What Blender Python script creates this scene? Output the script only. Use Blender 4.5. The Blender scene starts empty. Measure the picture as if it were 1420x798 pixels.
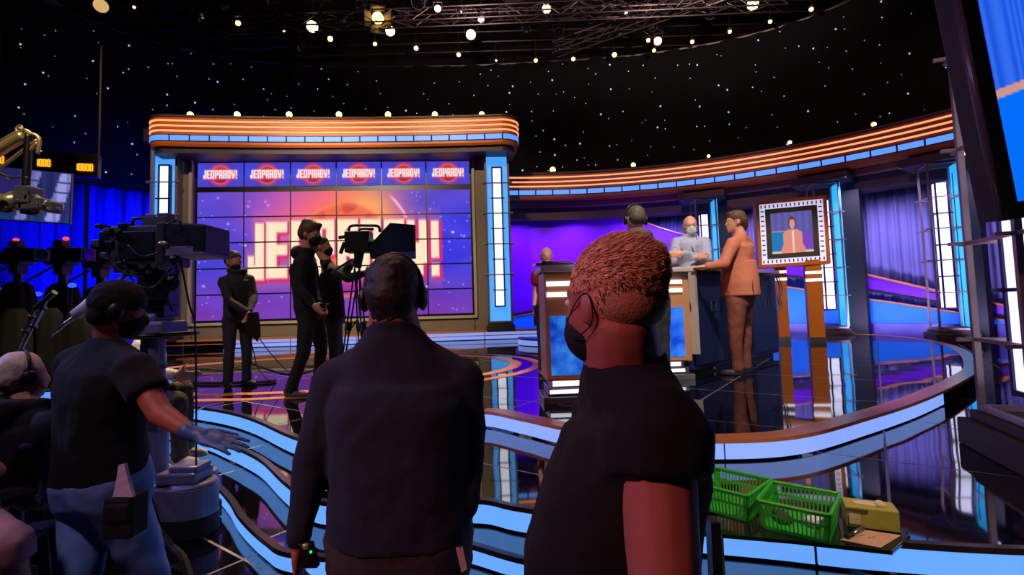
import bpy, math, random
import numpy as np
from mathutils import Vector, Matrix, Euler, noise
random.seed(7)
SC = bpy.context.scene
COL = SC.collection
PI = math.pi

# ------------------------------------------------------------------ camera
FPX, CZ, CYP, YC, ROLL = 700.0, 1.21, 379.0, 424.0, 0.029
_p = math.atan((YC-CYP)/FPX); _a = -math.asin(ROLL)
_R0, _U0 = Vector((1, 0, 0)), Vector((0, -math.sin(_p), math.cos(_p)))
CF = Vector((0, math.cos(_p), math.sin(_p)))
CR = math.cos(_a)*_R0 + math.sin(_a)*_U0
CU = -math.sin(_a)*_R0 + math.cos(_a)*_U0
CO = Vector((0, 0, CZ))
cd = bpy.data.cameras.new('camera'); cam = bpy.data.objects.new('camera', cd); COL.objects.link(cam)
cd.sensor_width = 36; cd.lens = 36*FPX/1420; cd.shift_y = -(399-CYP)/1420; cd.clip_start = .05
m = Matrix((CR, CU, -CF)).transposed().to_4x4(); m.translation = CO; cam.matrix_world = m
SC.camera = cam
SC.view_settings.view_transform = 'Standard'; SC.view_settings.look = 'None'
SC.view_settings.exposure = 0.0; SC.view_settings.gamma = 1.0; SC.view_settings.use_curve_mapping = False
SC.cycles.use_denoising = True
SC.cycles.max_bounces = 6; SC.cycles.diffuse_bounces = 2; SC.cycles.glossy_bounces = 4
SC.cycles.sample_clamp_indirect = 4.0
SC.cycles.caustics_reflective = False; SC.cycles.caustics_refractive = False
w = bpy.data.worlds.new('studio_dark'); SC.world = w; w.use_nodes = True
w.node_tree.nodes['Background'].inputs[0].default_value = (0.10, 0.10, 0.22, 1)
w.node_tree.nodes['Background'].inputs[1].default_value = 0.03

def ray(x, y): return CF + CR*((x-710)/FPX) + CU*((CYP-y)/FPX)
def atz(x, y, z):
    d = ray(x, y); return CO + d*((z-CZ)/d.z)
def P(x, y, Y):
    d = ray(x, y); return CO + d*(Y/d.y)
CC, CRAD = Vector((1.28, 4.71)), 9.12
def on_cyl(x, y, r):
    d = ray(x, y); ox, oy = -CC.x, -CC.y
    A = d.x**2+d.y**2; B = 2*(ox*d.x+oy*d.y); C = ox*ox+oy*oy-r*r
    t = (-B+math.sqrt(B*B-4*A*C))/(2*A); return CO+d*t
def cyl_tz(x, y, r):
    p = on_cyl(x, y, r); return math.atan2(p.y-CC.y, p.x-CC.x), p.z
def cp(th, r, z): return Vector((CC.x+r*math.cos(th), CC.y+r*math.sin(th), z))

# ------------------------------------------------------------------ studio lamps and added fill lights
def spot(name, loc, target, color, power, angle=40, blend=.6, radius=.12):
    l = bpy.data.lights.new(name, 'SPOT'); l.color = color; l.energy = power
    l.spot_size = math.radians(angle); l.spot_blend = blend; l.shadow_soft_size = radius
    o = bpy.data.objects.new(name, l); COL.objects.link(o); o.location = loc
    o.rotation_euler = (Vector(target)-Vector(loc)).to_track_quat('-Z', 'Y').to_euler(); return o
WARM = (1, .70, .42); WHITE = (1, .93, .85); BLUE = (.12, .18, 1); VIOLET = (.30, .03, 1); PINK = (1, .22, .35)
# key light on the podiums
spot('key_lamp', (1.0, 1.0, 7.6), (2.2, 5.6, 1.0), (1, .84, .70), 2600, 30)
spot('key_lamp', (6.5, 3.0, 7.6), (2.9, 6.3, 1.2), WHITE, 700, 26)
# video wall front: warm wash
spot('canopy_wash_lamp', (-6.5, 6.5, 7.9), (-6.5, 12.2, 4.6), WARM, 950, 62)
spot('canopy_wash_lamp', (-2.2, 6.5, 7.9), (-2.4, 12.6, 4.6), WARM, 1100, 62)
spot('stage_fill', (-3.2, 9.5, 8.2), (-3.2, 6.5, .4), WARM, 3200, 50)
spot('stage_fill', (-3.5, 1.5, 6.5), (-2.4, 5.4, 1.2), (1, .8, .7), 420, 30)  # added spot to bring out the men before the screens
spot('stage_fill', (1.2, 2.0, 7.0), (.5, 6.3, 1.3), (1, .85, .8), 1300, 18)  # added spot on the man in red
spot('stage_fill', (3.8, 1.8, 7.0), (1.25, 4.7, 1.7), (1, .85, .75), 700, 16)  # added spot on the man in the olive jacket
spot('stage_fill', (3.5, 3.0, 7.5), (5.3, 9.5, 1.3), (1, .8, .6), 1800, 18)  # added spot that brightens the monitor posts
spot('frame_fill', (-4.2, 4.5, 7.4), (-4.4, 12.6, 2.2), (1, .82, .6), 1900, 48)  # added fill to lighten the beige screen frame
# right canopy
spot('canopy_wash_lamp', (2.0, 6.0, 8.2), (3.8, 13.4, 4.3), (1, .45, .40), 600, 50)
spot('canopy_wash_lamp', (3.5, 5.0, 8.2), (8.0, 10.8, 4.3), (1, .45, .45), 420, 60)
# cyc wash on the curved wall: purple left, blue right
for i, (x, y, c, pw) in enumerate(((720, 420, VIOLET, 170), (800, 420, VIOLET, 170), (880, 420, VIOLET, 170), (930, 425, (.25, .25, 1), 150),
                                (1060, 425, (.60, .54, 1), 60), (1100, 428, (.60, .54, 1), 60), (1212, 430, (.60, .54, 1), 60), (1268, 430, (.60, .54, 1), 60),
                                (1390, 430, (.60, .54, 1), 60))):
    th, _ = cyl_tz(x, y, 9.9)
    spot('cyc_lamp', cp(th, 8.6, 3.85), cp(th, 9.95, 1.3), c, pw*2.6, 105, .9, .08)
    spot('cyc_lamp', cp(th, 8.4, .45), cp(th, 9.95, 1.7), c, pw*1.7, 110, .9, .08)
# blue wash on the drapes left of the video wall
spot('drape_lamp', (-10.0, 11.6, .9), (-10.6, 14.4, 2.6), (.02, .03, 1), 900, 120, .8)
spot('drape_lamp', (-10.6, 10.6, 5.0), (-10.6, 14.0, 2.0), (.02, .03, 1), 700, 100, .8)
spot('drape_lamp', (-12, 9.6, .7), (-12.6, 12.6, 2.2), (.02, .03, 1), 150, 120, .8)
# added spots that imitate dim spill on the crew in front
spot('crew_fill', (-2.6, -1.2, 3.4), (.3, 1.1, 1.2), (1, .36, .36), 300, 60)
spot('crew_fill', (-1.5, 5.0, 6.5), (-.6, 1.8, 1.2), (1, .5, .35), 260, 40)
spot('crew_fill', (-6.0, 2.2, 4.2), (-1.8, 2.0, .8), (.3, .35, 1), 420, 70)
spot('crew_fill', (-2.4, 0.2, 4.5), (-1.9, 2.1, .8), (.8, .6, .85), 150, 60)
spot('crew_fill', (-5.2, 5.4, 6.5), (-2.7, 3.7, .7), (1, .78, .4), 1300, 24)
spot('jib_fill', (-3.4, 1.5, 6.5), (-4.6, 5.0, 2.6), (1, .8, .5), 1100, 26)  # added fill for highlights on the dark crane
spot('basket_fill', (2.5, -.2, 4.5), (1.3, 2.0, .3), (1, .9, .65), 420, 34)  # added fill that brightens the green baskets
spot('floor_lamp_right', (5.5, 1.0, 6.0), (3.6, 3.6, .3), (.85, .7, 1), 70, 60)

# added upward spots that brighten the dark lamp rig
spot('rig_fill', (-1.0, 10.5, 7.6), (-1.0, 12.5, 10.5), (1, .72, .62), 480, 140, .9)
spot('rig_fill', (4.5, 10.0, 7.8), (5.0, 12.0, 10.5), (1, .74, .6), 800, 140, .9)

# ------------------------------------------------------------------ materials
def lin(c):
    return tuple(((v/255)/12.92 if v/255 <= .04045 else ((v/255+.055)/1.055)**2.4) for v in c)
def mat(name, col, rough=.5, metal=0.0, emis=None, es=0.0, bump=0.0, bs=60, spec=None, ior=None, coat=0, var=0.0, vs=8, bd=.02):
    """procedural Principled material; colours are 0-255 sRGB"""
    m_ = bpy.data.materials.new(name); m_.use_nodes = True
    nt = m_.node_tree; b = nt.nodes['Principled BSDF']
    c = (*lin(col), 1)
    b.inputs['Base Color'].default_value = c
    b.inputs['Roughness'].default_value = rough; b.inputs['Metallic'].default_value = metal
    if ior: b.inputs['IOR'].default_value = ior
    if spec is not None: b.inputs['Specular IOR Level'].default_value = spec
    if coat: b.inputs['Coat Weight'].default_value = coat; b.inputs['Coat Roughness'].default_value = .05
    if emis: b.inputs['Emission Color'].default_value = (*lin(emis), 1); b.inputs['Emission Strength'].default_value = es
    tc = nt.nodes.new('ShaderNodeTexCoord')
    if bump or var:
        n = nt.nodes.new('ShaderNodeTexNoise'); n.inputs['Scale'].default_value = bs if bump else vs; n.inputs['Detail'].default_value = 3
        nt.links.new(tc.outputs['Object'], n.inputs['Vector'])
    if bump:
        bn = nt.nodes.new('ShaderNodeBump'); bn.inputs['Strength'].default_value = bump; bn.inputs['Distance'].default_value = bd
        nt.links.new(n.outputs['Fac'], bn.inputs['Height']); nt.links.new(bn.outputs['Normal'], b.inputs['Normal'])
    if var:
        n2 = nt.nodes.new('ShaderNodeTexNoise'); n2.inputs['Scale'].default_value = vs; n2.inputs['Detail'].default_value = 4
        nt.links.new(tc.outputs['Object'], n2.inputs['Vector'])
        mx = nt.nodes.new('ShaderNodeMix'); mx.data_type = 'RGBA'
        mx.inputs[6].default_value = tuple(v*(1-var) for v in c[:3])+(1,); mx.inputs[7].default_value = tuple(min(1, v*(1+var)) for v in c[:3])+(1,)
        nt.links.new(n2.outputs['Fac'], mx.inputs[0]); nt.links.new(mx.outputs[2], b.inputs['Base Color'])
    return m_

def floor_mat(name, col, tile=1.2, ior=3.3, rough=.035, wav=.05):
    m_ = mat(name, col, rough, ior=ior); nt = m_.node_tree; b = nt.nodes['Principled BSDF']
    tc = nt.nodes.new('ShaderNodeTexCoord')
    mp = nt.nodes.new('ShaderNodeMapping'); mp.inputs['Rotation'].default_value = (0, 0, .62)
    nt.links.new(tc.outputs['Object'], mp.inputs[0])
    br = nt.nodes.new('ShaderNodeTexBrick'); br.offset = 0; br.inputs['Scale'].default_value = 1/tile
    br.inputs['Mortar Size'].default_value = .006; br.inputs['Brick Width'].default_value = 1; br.inputs['Row Height'].default_value = 1
    c = lin(col); br.inputs['Color1'].default_value = (*c, 1); br.inputs['Color2'].default_value = tuple(v*.7 for v in c)+(1,)
    br.inputs['Mortar'].default_value = (*lin((58, 52, 68)), 1)
    nt.links.new(mp.outputs[0], br.inputs['Vector']); nt.links.new(br.outputs['Color'], b.inputs['Base Color'])
    mr = nt.nodes.new('ShaderNodeMapRange'); mr.inputs[3].default_value = rough; mr.inputs[4].default_value = .5
    nt.links.new(br.outputs['Fac'], mr.inputs[0]); nt.links.new(mr.outputs[0], b.inputs['Roughness'])
    n = nt.nodes.new('ShaderNodeTexNoise'); n.inputs['Scale'].default_value = 1.1; n.inputs['Detail'].default_value = 1
    nt.links.new(tc.outputs['Object'], n.inputs['Vector'])
    bn = nt.nodes.new('ShaderNodeBump'); bn.inputs['Strength'].default_value = wav; bn.inputs['Distance'].default_value = .1
    nt.links.new(n.outputs['Fac'], bn.inputs['Height']); nt.links.new(bn.outputs['Normal'], b.inputs['Normal'])
    return m_

def screen_mat():
    m_ = bpy.data.materials.new('screen_picture'); m_.use_nodes = True; nt = m_.node_tree
    b = nt.nodes['Principled BSDF']; at = nt.nodes.new('ShaderNodeVertexColor'); at.layer_name = 'picture'
    b.inputs['Base Color'].default_value = (.004, .004, .004, 1); b.inputs['Roughness'].default_value = .5; b.inputs['Specular IOR Level'].default_value = .08
    nt.links.new(at.outputs['Color'], b.inputs['Emission Color']); b.inputs['Emission Strength'].default_value = 1.0
    return m_

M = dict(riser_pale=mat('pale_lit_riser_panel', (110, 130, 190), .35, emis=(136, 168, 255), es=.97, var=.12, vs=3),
palegrip=mat('pale_grip', (210, 205, 215), .5), tick=mat('border_tick', (84, 98, 160), .5),
backwall=mat('dim_brown_wall', (50, 36, 42), .9),

 stage=floor_mat('stage_gloss_floor', (14, 12, 18), 1.25), studio=floor_mat('studio_gloss_floor', (16, 13, 17), 1.3, rough=.06),
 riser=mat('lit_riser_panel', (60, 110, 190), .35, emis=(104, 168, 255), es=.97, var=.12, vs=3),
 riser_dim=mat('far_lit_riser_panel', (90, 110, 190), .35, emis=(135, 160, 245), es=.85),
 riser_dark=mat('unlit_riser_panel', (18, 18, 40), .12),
 edge=mat('step_edge_dark_wood', (46, 28, 26), .25, ior=1.7), trim=mat('copper_wood_trim', (214, 128, 78), .28, bump=.05, bs=20),
 inlay=mat('orange_inlay', (235, 140, 66), .45), black=mat('black_plastic', (12, 12, 14), .4, bump=.08, bs=180, bd=.002), matte=mat('matte_black', (3, 3, 4), .85),
 curtain=mat('black_velvet', (5, 5, 8), .95, bump=.2, bs=6), star=mat('fibre_star', (200, 210, 255), .5, emis=(190, 205, 255), es=.9),
 orange=mat('orange_canopy_lacquer', (200, 100, 36), .38, var=.1, vs=1.5), copper=mat('copper_canopy_lacquer', (150, 80, 66), .35, var=.1, vs=1.5),
 tube=mat('canopy_neon', (255, 200, 150), .4, emis=(255, 165, 110), es=1.15), bluep=mat('canopy_blue_panel', (60, 110, 200), .4, emis=(95, 155, 255), es=1.0),
 soffit=mat('dark_purple_soffit', (58, 44, 66), .5), beige=mat('beige_frame', (132, 118, 100), .45, var=.08, vs=3), beige2=mat('pale_frame_lip', (190, 182, 160), .4),
 bezel=mat('screen_bezel', (8, 8, 10), .35), cyan=mat('pillar_cyan_panel', (70, 140, 220), .4, emis=(78, 165, 255), es=.95),
 cyan2=mat('pillar_aqua_panel', (70, 180, 230), .4, emis=(40, 170, 255), es=1.05), white=mat('pillar_white_light', (240, 240, 255), .4, emis=(232, 235, 255), es=1.15),
 rod=mat('tan_metal_rod', (150, 128, 130), .35, metal=.4), darkrod=mat('dark_blue_rod', (28, 32, 84), .4, metal=.3),
 post=mat('dark_post', (15, 12, 24), .7), purple=mat('purple_swoosh', (118, 20, 225), .45, var=.12, vs=1.2), drape=mat('blue_drape', (126, 118, 190), .8, bump=.15, bs=30),
 drapes=mat('deep_blue_drape', (12, 14, 150), .85, bump=.15, bs=20), drapes2=mat('royal_blue_drape', (24, 30, 240), .85, bump=.15, bs=20), bluewall=mat('blue_wall_panel', (0, 110, 240), .6, emis=(0, 100, 235), es=.42), indigo=mat('indigo_plinth', (58, 30, 190), .4),
 brown=mat('dark_brown_base', (66, 50, 52), .7), screen=screen_mat(),
 wood=mat('tan_lectern_wood', (196, 138, 92), .35, bump=.06, bs=18, var=.08, vs=3), wtop=mat('pale_worktop', (190, 180, 175), .3),
 navy=mat('navy_cabinet', (26, 40, 82), .4, var=.12, vs=4), bar=mat('white_light_bar', (255, 255, 255), .4, emis=(235, 235, 255), es=1.3),
 postw=mat('orange_wood_post', (225, 125, 44), .35, bump=.05, bs=12), grey=mat('pedestal_grey', (120, 116, 150), .42, metal=.1), dgrey=mat('dark_grey_casing', (66, 66, 80), .42, bump=.05, bs=90, bd=.003),
 steel=mat('steel', (170, 165, 160), .25, metal=.9), gold=mat('warm_painted_metal', (190, 165, 120), .35, metal=.6), rubber=mat('rubber', (14, 14, 14), .8),
 glass=mat('lens_glass', (8, 10, 24), .05, ior=1.9), warm=mat('warm_bulb', (255, 200, 120), .4, emis=(255, 190, 90), es=9), pale=mat('pale_lamp_face', (255, 235, 190), .4, emis=(255, 220, 160), es=5),
 cool=mat('cool_lamp_face', (220, 230, 255), .4, emis=(200, 215, 255), es=6), housing=mat('lamp_housing', (22, 20, 22), .5), truss=mat('truss_metal', (74, 62, 66), .4, metal=.6),
 ceil=mat('dark_ceiling', (74, 54, 60), .9, bump=.2, bs=5), slab=mat('ceiling_batten', (120, 95, 80), .8),
 green=mat('green_basket_plastic', (60, 190, 50), .35), yellow=mat('yellow_glove_box', (196, 176, 70), .5, var=.1, vs=14), paper=mat('pink_paper', (236, 168, 140), .7), white_paper=mat('white_paper', (232, 230, 225), .7),
 digit=mat('orange_digits', (255, 140, 0), .4, emis=(255, 150, 20), es=1.8), red=mat('red_tally', (255, 40, 30), .4, emis=(255, 50, 30), es=3), pinkl=mat('pink_tally', (255, 60, 120), .4, emis=(255, 40, 110), es=3), bluel=mat('blue_led', (60, 80, 255), .4, emis=(40, 60, 255), es=2.5),
 greenl=mat('green_led', (30, 255, 120), .4, emis=(30, 255, 120), es=2), chair=mat('blue_grey_chair_plastic', (52, 62, 96), .45), chairf=mat('dark_mesh_fabric', (20, 20, 30), .85, bump=.1, bs=200, bd=.002),
 skin=mat('skin', (200, 140, 118), .5, bump=.06, bs=120, bd=.003, var=.07, vs=20), skin2=mat('fair_skin', (222, 160, 132), .5, bump=.05, bs=120, bd=.003, var=.06, vs=20), skin3=mat('ruddy_skin', (170, 96, 86), .5, bump=.08, bs=150, bd=.003, var=.10, vs=24),
 mask=mat('black_mask', (10, 10, 14), .8), wmask=mat('pale_mask', (210, 212, 216), .7), eye=mat('eye_white', (230, 228, 222), .3), pupil=mat('pupil', (20, 16, 14), .2), lip=mat('lip', (168, 88, 84), .5),
)

# ------------------------------------------------------------------ helpers
class MB:
    def __init__(s, M_=None): s.v = []; s.f = []; s.mi = []; s.M = M_ or Matrix()
    def add(s, vs, fs, mi=0, T=None):
        n = len(s.v); X = s.M @ T if T is not None else s.M
        s.v += [X @ Vector(v) for v in vs]; s.f += [tuple(i+n for i in f) for f in fs]; s.mi += [mi]*len(fs); return s
    def box(s, c, d, T=None, mi=0):
        x, y, z = d[0]/2, d[1]/2, d[2]/2
        vs = [(c[0]+a*x, c[1]+b*y, c[2]+e*z) for a in (-1, 1) for b in (-1, 1) for e in (-1, 1)]
        return s.add(vs, [(0, 1, 3, 2), (4, 6, 7, 5), (0, 4, 5, 1), (2, 3, 7, 6), (0, 2, 6, 4), (1, 5, 7, 3)], mi, T)
    def loft(s, rings, mi=0, closed=False, caps=True, T=None):
        n = len(rings[0]); vs = [p for r in rings for p in r]; fs = []
        for i in range(len(rings)-(0 if closed else 1)):
            a, b = i*n, ((i+1) % len(rings))*n
            for j in range(n): k = (j+1) % n; fs.append((a+j, a+k, b+k, b+j))
        if caps and not closed: fs.append(tuple(range(n))[::-1]); fs.append(tuple(range((len(rings)-1)*n, len(rings)*n)))
        return s.add(vs, fs, mi, T)
    def tube(s, pts, r, n=8, mi=0, closed=False, caps=True, T=None):
        pts = [Vector(p) for p in pts]; rr = r if isinstance(r, (list, tuple)) else [r]*len(pts)
        rings = []; up = None
        for i, p in enumerate(pts):
            if closed: t = (pts[(i+1) % len(pts)]-pts[i-1])
            else: t = pts[min(i+1, len(pts)-1)]-pts[max(i-1, 0)]
            t = t.normalized() if t.length > 1e-9 else Vector((0, 0, 1))
            if up is None: up = Vector((0, 0, 1)) if abs(t.z) < .9 else Vector((1, 0, 0))
            a = t.cross(up).normalized(); b = a.cross(t).normalized(); up = b
            rings.append([p+(a*math.cos(q)+b*math.sin(q))*rr[i] for q in (2*PI*j/n for j in range(n))])
        return s.loft(rings, mi, closed, caps, T)
    def cyl(s, p0, p1, r0, r1=None, n=16, mi=0, T=None): return s.tube([p0, p1], [r0, r0 if r1 is None else r1], n, mi, T=T)
    def cap(s, a, b, ra, rb, n=12, mi=0):
        """tapered capsule"""
        a, b = Vector(a), Vector(b); d = (b-a); L = d.length
        if L < 1e-6: return s.ell(a, (ra,)*3, mi=mi)
        t = d/L; pts = []; rs = []
        for q in (-85, -60, -30, 0): pts.append(a+t*ra*math.sin(math.radians(q))); rs.append(ra*math.cos(math.radians(q)))
        for q in (0, 30, 60, 85): pts.append(b+t*rb*math.sin(math.radians(q))); rs.append(rb*math.cos(math.radians(q)))
        up = Vector((0, 0, 1)) if abs(t.z) < .9 else Vector((1, 0, 0)); A = t.cross(up).normalized(); B = A.cross(t)
        return s.loft([[p+(A*math.cos(2*PI*j/n)+B*math.sin(2*PI*j/n))*r for j in range(n)] for p, r in zip(pts, rs)], mi)
    def ell(s, c, rad, Rm=None, n=16, k=10, mi=0, T=None):
        c = Vector(c); Rm = Rm or Matrix.Identity(3); rings = []
        for i in range(k+1):
            q = PI*(i+.03 if i == 0 else (i-.03 if i == k else i))/k
            rings.append([c+Rm @ Vector((rad[0]*math.sin(q)*math.cos(2*PI*j/n), rad[1]*math.sin(q)*math.sin(2*PI*j/n), -rad[2]*math.cos(q))) for j in range(n)])
        return s.loft(rings, mi, T=T)
    def prism(s, poly, z0, z1, mi=0, T=None):
        n = len(poly); vs = [(x, y, z0) for x, y in poly]+[(x, y, z1) for x, y in poly]
        return s.add(vs, [tuple(range(n))[::-1], tuple(range(n, 2*n))]+[(i, (i+1) % n, n+(i+1) % n, n+i) for i in range(n)], mi, T)
    def build(s, name, mats, parent=None, smooth=False, bevel=0, seg=2):
        me = bpy.data.meshes.new(name); me.from_pydata([tuple(v) for v in s.v], [], s.f)
        mats = mats if isinstance(mats, (list, tuple)) else [mats]
        for mm in mats: me.materials.append(mm)
        if any(s.mi): me.polygons.foreach_set('material_index', s.mi)
        if smooth: me.polygons.foreach_set('use_smooth', [True]*len(s.f))
        me.update(); o = bpy.data.objects.new(name, me); COL.objects.link(o)
        import bmesh; bm = bmesh.new(); bm.from_mesh(me); bmesh.ops.recalc_face_normals(bm, faces=bm.faces); bm.to_mesh(me); bm.free()
        if parent is not None: attach(o, parent)
        if bevel:
            b = o.modifiers.new('bevel', 'BEVEL'); b.width = bevel; b.segments = seg; b.limit_method = 'ANGLE'
        return o
def wm(o):   # world matrix without a depsgraph update
    m_ = o.matrix_basis.copy(); m_ = (wm(o.parent) @ o.matrix_parent_inverse @ m_) if o.parent else m_; return m_
def attach(o, parent):
    o.parent = parent; o.matrix_parent_inverse = wm(parent).inverted()
def tag(o, label, cat, group=None, kind=None):
    if label: o['label'] = label
    if cat: o['category'] = cat
    if group: o['group'] = group
    if kind: o['kind'] = kind
    return o
def thing(name, label, cat, loc, group=None):
    e = bpy.data.objects.new(name, None); COL.objects.link(e); e.location = Vector(loc); e.empty_display_size = .1
    return tag(e, label, cat, group)
def struct(o): o['kind'] = 'structure'; return o
def copy_tree(o, parent=None):
    c = o.copy(); COL.objects.link(c)
    if parent is not None: c.parent = parent
    for ch in list(o.children): copy_tree(ch, c)
    return c
def spline(pts, n=8, closed=False):
    pts = [Vector(p) for p in pts]; out = []; L = len(pts)
    g = (lambda i: pts[i % L]) if closed else (lambda i: pts[max(0, min(L-1, i))])
    for i in range(L if closed else L-1):
        p0, p1, p2, p3 = g(i-1), g(i), g(i+1), g(i+2)
        for k in range(n):
            t = k/n; out.append(.5*((2*p1)+(-p0+p2)*t+(2*p0-5*p1+4*p2-p3)*t*t+(-p0+3*p1-3*p2+p3)*t**3))
    if not closed: out.append(pts[-1])
    return out
def resample(pts, step):
    out = [pts[0].copy()]; acc = 0
    for a, b in zip(pts, pts[1:]):
        L = (b-a).length; d = step-acc
        while d <= L: out.append(a+(b-a)*(d/L)); d += step
        acc = (acc+L) % step if L > 0 else acc
    if (out[-1]-pts[-1]).length > 1e-4: out.append(pts[-1].copy())
    return out
def frame3(fwd, up=(0, 0, 1)):
    f_ = Vector(fwd).normalized(); l_ = Vector(up).cross(f_).normalized(); u_ = f_.cross(l_)
    return Matrix((f_, l_, u_)).transposed()     # columns: forward, left, up
def TM(loc, yaw=0, pitch=0):
    return Matrix.Translation(Vector(loc)) @ Matrix.Rotation(yaw, 4, 'Z') @ Matrix.Rotation(pitch, 4, 'X')
ORD = ['leftmost', 'second from the left', 'third from the left', 'fourth from the left', 'fifth from the left', 'sixth from the left', 'seventh from the left', 'eighth from the left', 'ninth from the left', 'tenth from the left',
       'eleventh from the left', 'twelfth from the left', 'thirteenth from the left', 'fourteenth from the left', 'fifteenth from the left']
# ================================================================== FLOORS AND STEPPED STAGE
mb = MB(); mb.box((0, -1.0, -.35), (26, 6.7, .1)); struct(mb.build('floor', M['studio']))
Z0, Z1, Z2, Z3 = 0.0, .10, .23, .36
ZB = -.3
S_pts = [(-13, 6.3), (-8, 6.2), (-5.31, 5.74), (-3.74, 5.16), (-3.06, 4.8), (-2.52, 4.47), (-2.08, 4.1), (-1.52, 3.52), (-1.2, 3.3), (-.85, 3.45), (-.58, 3.9), (-.27, 4.15), (.05, 3.86), (.35, 3.53), (.75, 3.25), (1.2, 3.13),
         (1.73, 3.18), (2.42, 3.57), (3.31, 4.16), (4.47, 5.07), (5.33, 5.87), (6.57, 7.41), (7.45, 8.96), (7.81, 10.25), (7.66, 11.08), (7.1, 12.0)]
A_pts = [(-13, 5.5), (-7, 5.4), (-4.6, 5.15), (-3.47, 4.78), (-2.59, 4.23), (-2.21, 3.92), (-1.96, 3.7), (-1.68, 3.42), (-1.32, 2.97), (-1.05, 2.7), (-.7, 2.62), (-.22, 2.64), (0, 2.53), (.4, 2.36), (.83, 2.26), (1.09, 2.19), (1.38, 2.1), (1.92, 1.99), (2.6, 1.96), (5, 2.1), (13, 2.6)]
B_pts = [(-13, 4.8), (-5, 4.7), (-3.2, 4.3), (-2.51, 3.83), (-2.01, 3.41), (-1.73, 3.11), (-1.55, 2.88), (-1.39, 2.7), (-1.23, 2.54), (-1.08, 2.42), (-.8, 2.36), (-.5, 2.46), (-.27, 2.46), (0, 2.3), (.5, 2.05), (1.1, 1.8), (2, 1.7), (13, 1.7)]
def curve2(pts, n=10): return spline([(x, y, 0) for x, y in pts], n)
def platform(name, pts, z0, z1, back, mt):
    c = curve2(pts); poly = [(p.x, p.y) for p in c]+back
    mb = MB(); mb.prism(poly, z0, z1); return struct(mb.build(name, mt)), c
lo, _ = platform('lower_floor', [(-13, 2.33), (-1.1, 2.3), (0, 2.2), (13, 2.2)], ZB, Z0, [(13, 16.5), (-13, 16.5)], M['studio'])
l1, cB = platform('first_step_platform', B_pts, ZB, Z1, [(13, 16.5), (-13, 16.5)], M['stage'])
l2, cA = platform('second_step_platform', A_pts, ZB, Z2, [(13, 16.5), (-13, 16.5)], M['stage'])
l3, cS = platform('main_stage_platform', S_pts, ZB, Z3, [(6.2, 13.0), (4, 14), (-13, 14)], M['stage'])
def nrm(c, i):
    t = (c[min(i+1, len(c)-1)]-c[max(i-1, 0)]).normalized(); return Vector((t.y, -t.x, 0))
def edge(c, z, w, mt, parent, name='edge_trim', h=.03, out=.014):
    mb = MB(); rings = []
    for i, p in enumerate(c):
        n = nrm(c, i); a, b = p+n*out, p-n*w
        rings.append([Vector((q.x, q.y, zz)) for q, zz in ((a, z-h), (a, z+.004), (b, z+.004), (b, z-h))])
    mb.loft(rings); return mb.build(name, mt, parent)
def riser(c, z0, z1, mt, parent, step=.95, lit=lambda p: True, dark=None, gap=.012, zc=.02):
    rs = resample(c, .05); k = int(round(step/.05))
    for i in range(0, len(rs)-1, k):
        seg = rs[i:i+k+1]
        if len(seg) < 2: continue
        mid = seg[len(seg)//2]
        if mid.x < -7.5 or mid.x > 9.5: continue
        L = lit(mid)
        if not L and dark is None: continue
        mb = MB(); rings = []
        for j, p in enumerate(seg):
            n = nrm(seg, j); t = Vector((-n.y, n.x, 0))
            q = p + (t*gap*.5 if j == 0 else (t*-gap*.5 if j == len(seg)-1 else Vector()))
            a, b = q+n*.010, q-n*.004
            rings.append([Vector((r_.x, r_.y, zz)) for r_, zz in ((a, z0+.016), (a, z1-zc), (b, z1-zc), (b, z0+.016))])
        mb.loft(rings); mb.build('riser_panel', mt if L else dark, parent)
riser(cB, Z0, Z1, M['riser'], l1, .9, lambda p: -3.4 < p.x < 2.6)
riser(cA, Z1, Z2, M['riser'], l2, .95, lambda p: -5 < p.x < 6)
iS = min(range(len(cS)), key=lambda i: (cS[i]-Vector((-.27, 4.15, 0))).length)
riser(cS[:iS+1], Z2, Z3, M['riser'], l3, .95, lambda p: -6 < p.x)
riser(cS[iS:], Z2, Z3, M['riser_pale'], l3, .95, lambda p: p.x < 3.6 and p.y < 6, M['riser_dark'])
edge(cB, Z1, .02, M['edge'], l1, h=.02); edge(cA, Z2, .02, M['edge'], l2, h=.02)
iS = min(range(len(cS)), key=lambda i: (cS[i]-Vector((-.27, 4.15, 0))).length)
edge(cS[:iS+1], Z3, .03, M['edge'], l3, h=.02); edge(cS[iS:], Z3, .125, M['trim'], l3, h=.02)
def ring_inlay(cx, cy, rx, ry, w, z, name='ring_inlay'):
    mb = MB(); R_ = []
    for i in range(96):
        q = 2*PI*i/96; d = Vector((math.cos(q), math.sin(q), 0))
        a = Vector((cx+rx*d.x, cy+ry*d.y, z)); b = Vector((cx+(rx-w)*d.x, cy+(ry-w)*d.y, z))
        R_.append([a, b, b+Vector((0, 0, .004)), a+Vector((0, 0, .004))])
    mb.loft(R_, closed=True); return mb.build(name, M['inlay'], l3)
ring_inlay(-2.8, 7.4, 3.2, 2.42, .13, Z3); ring_inlay(-2.9, 7.42, 3.0, 2.12, .16, Z3)
mb = MB(); mb.box((-10.2, 9.75, Z3+.002), (3.2, .16, .008)); mb.build('floor_inlay', M['inlay'], l3)
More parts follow.
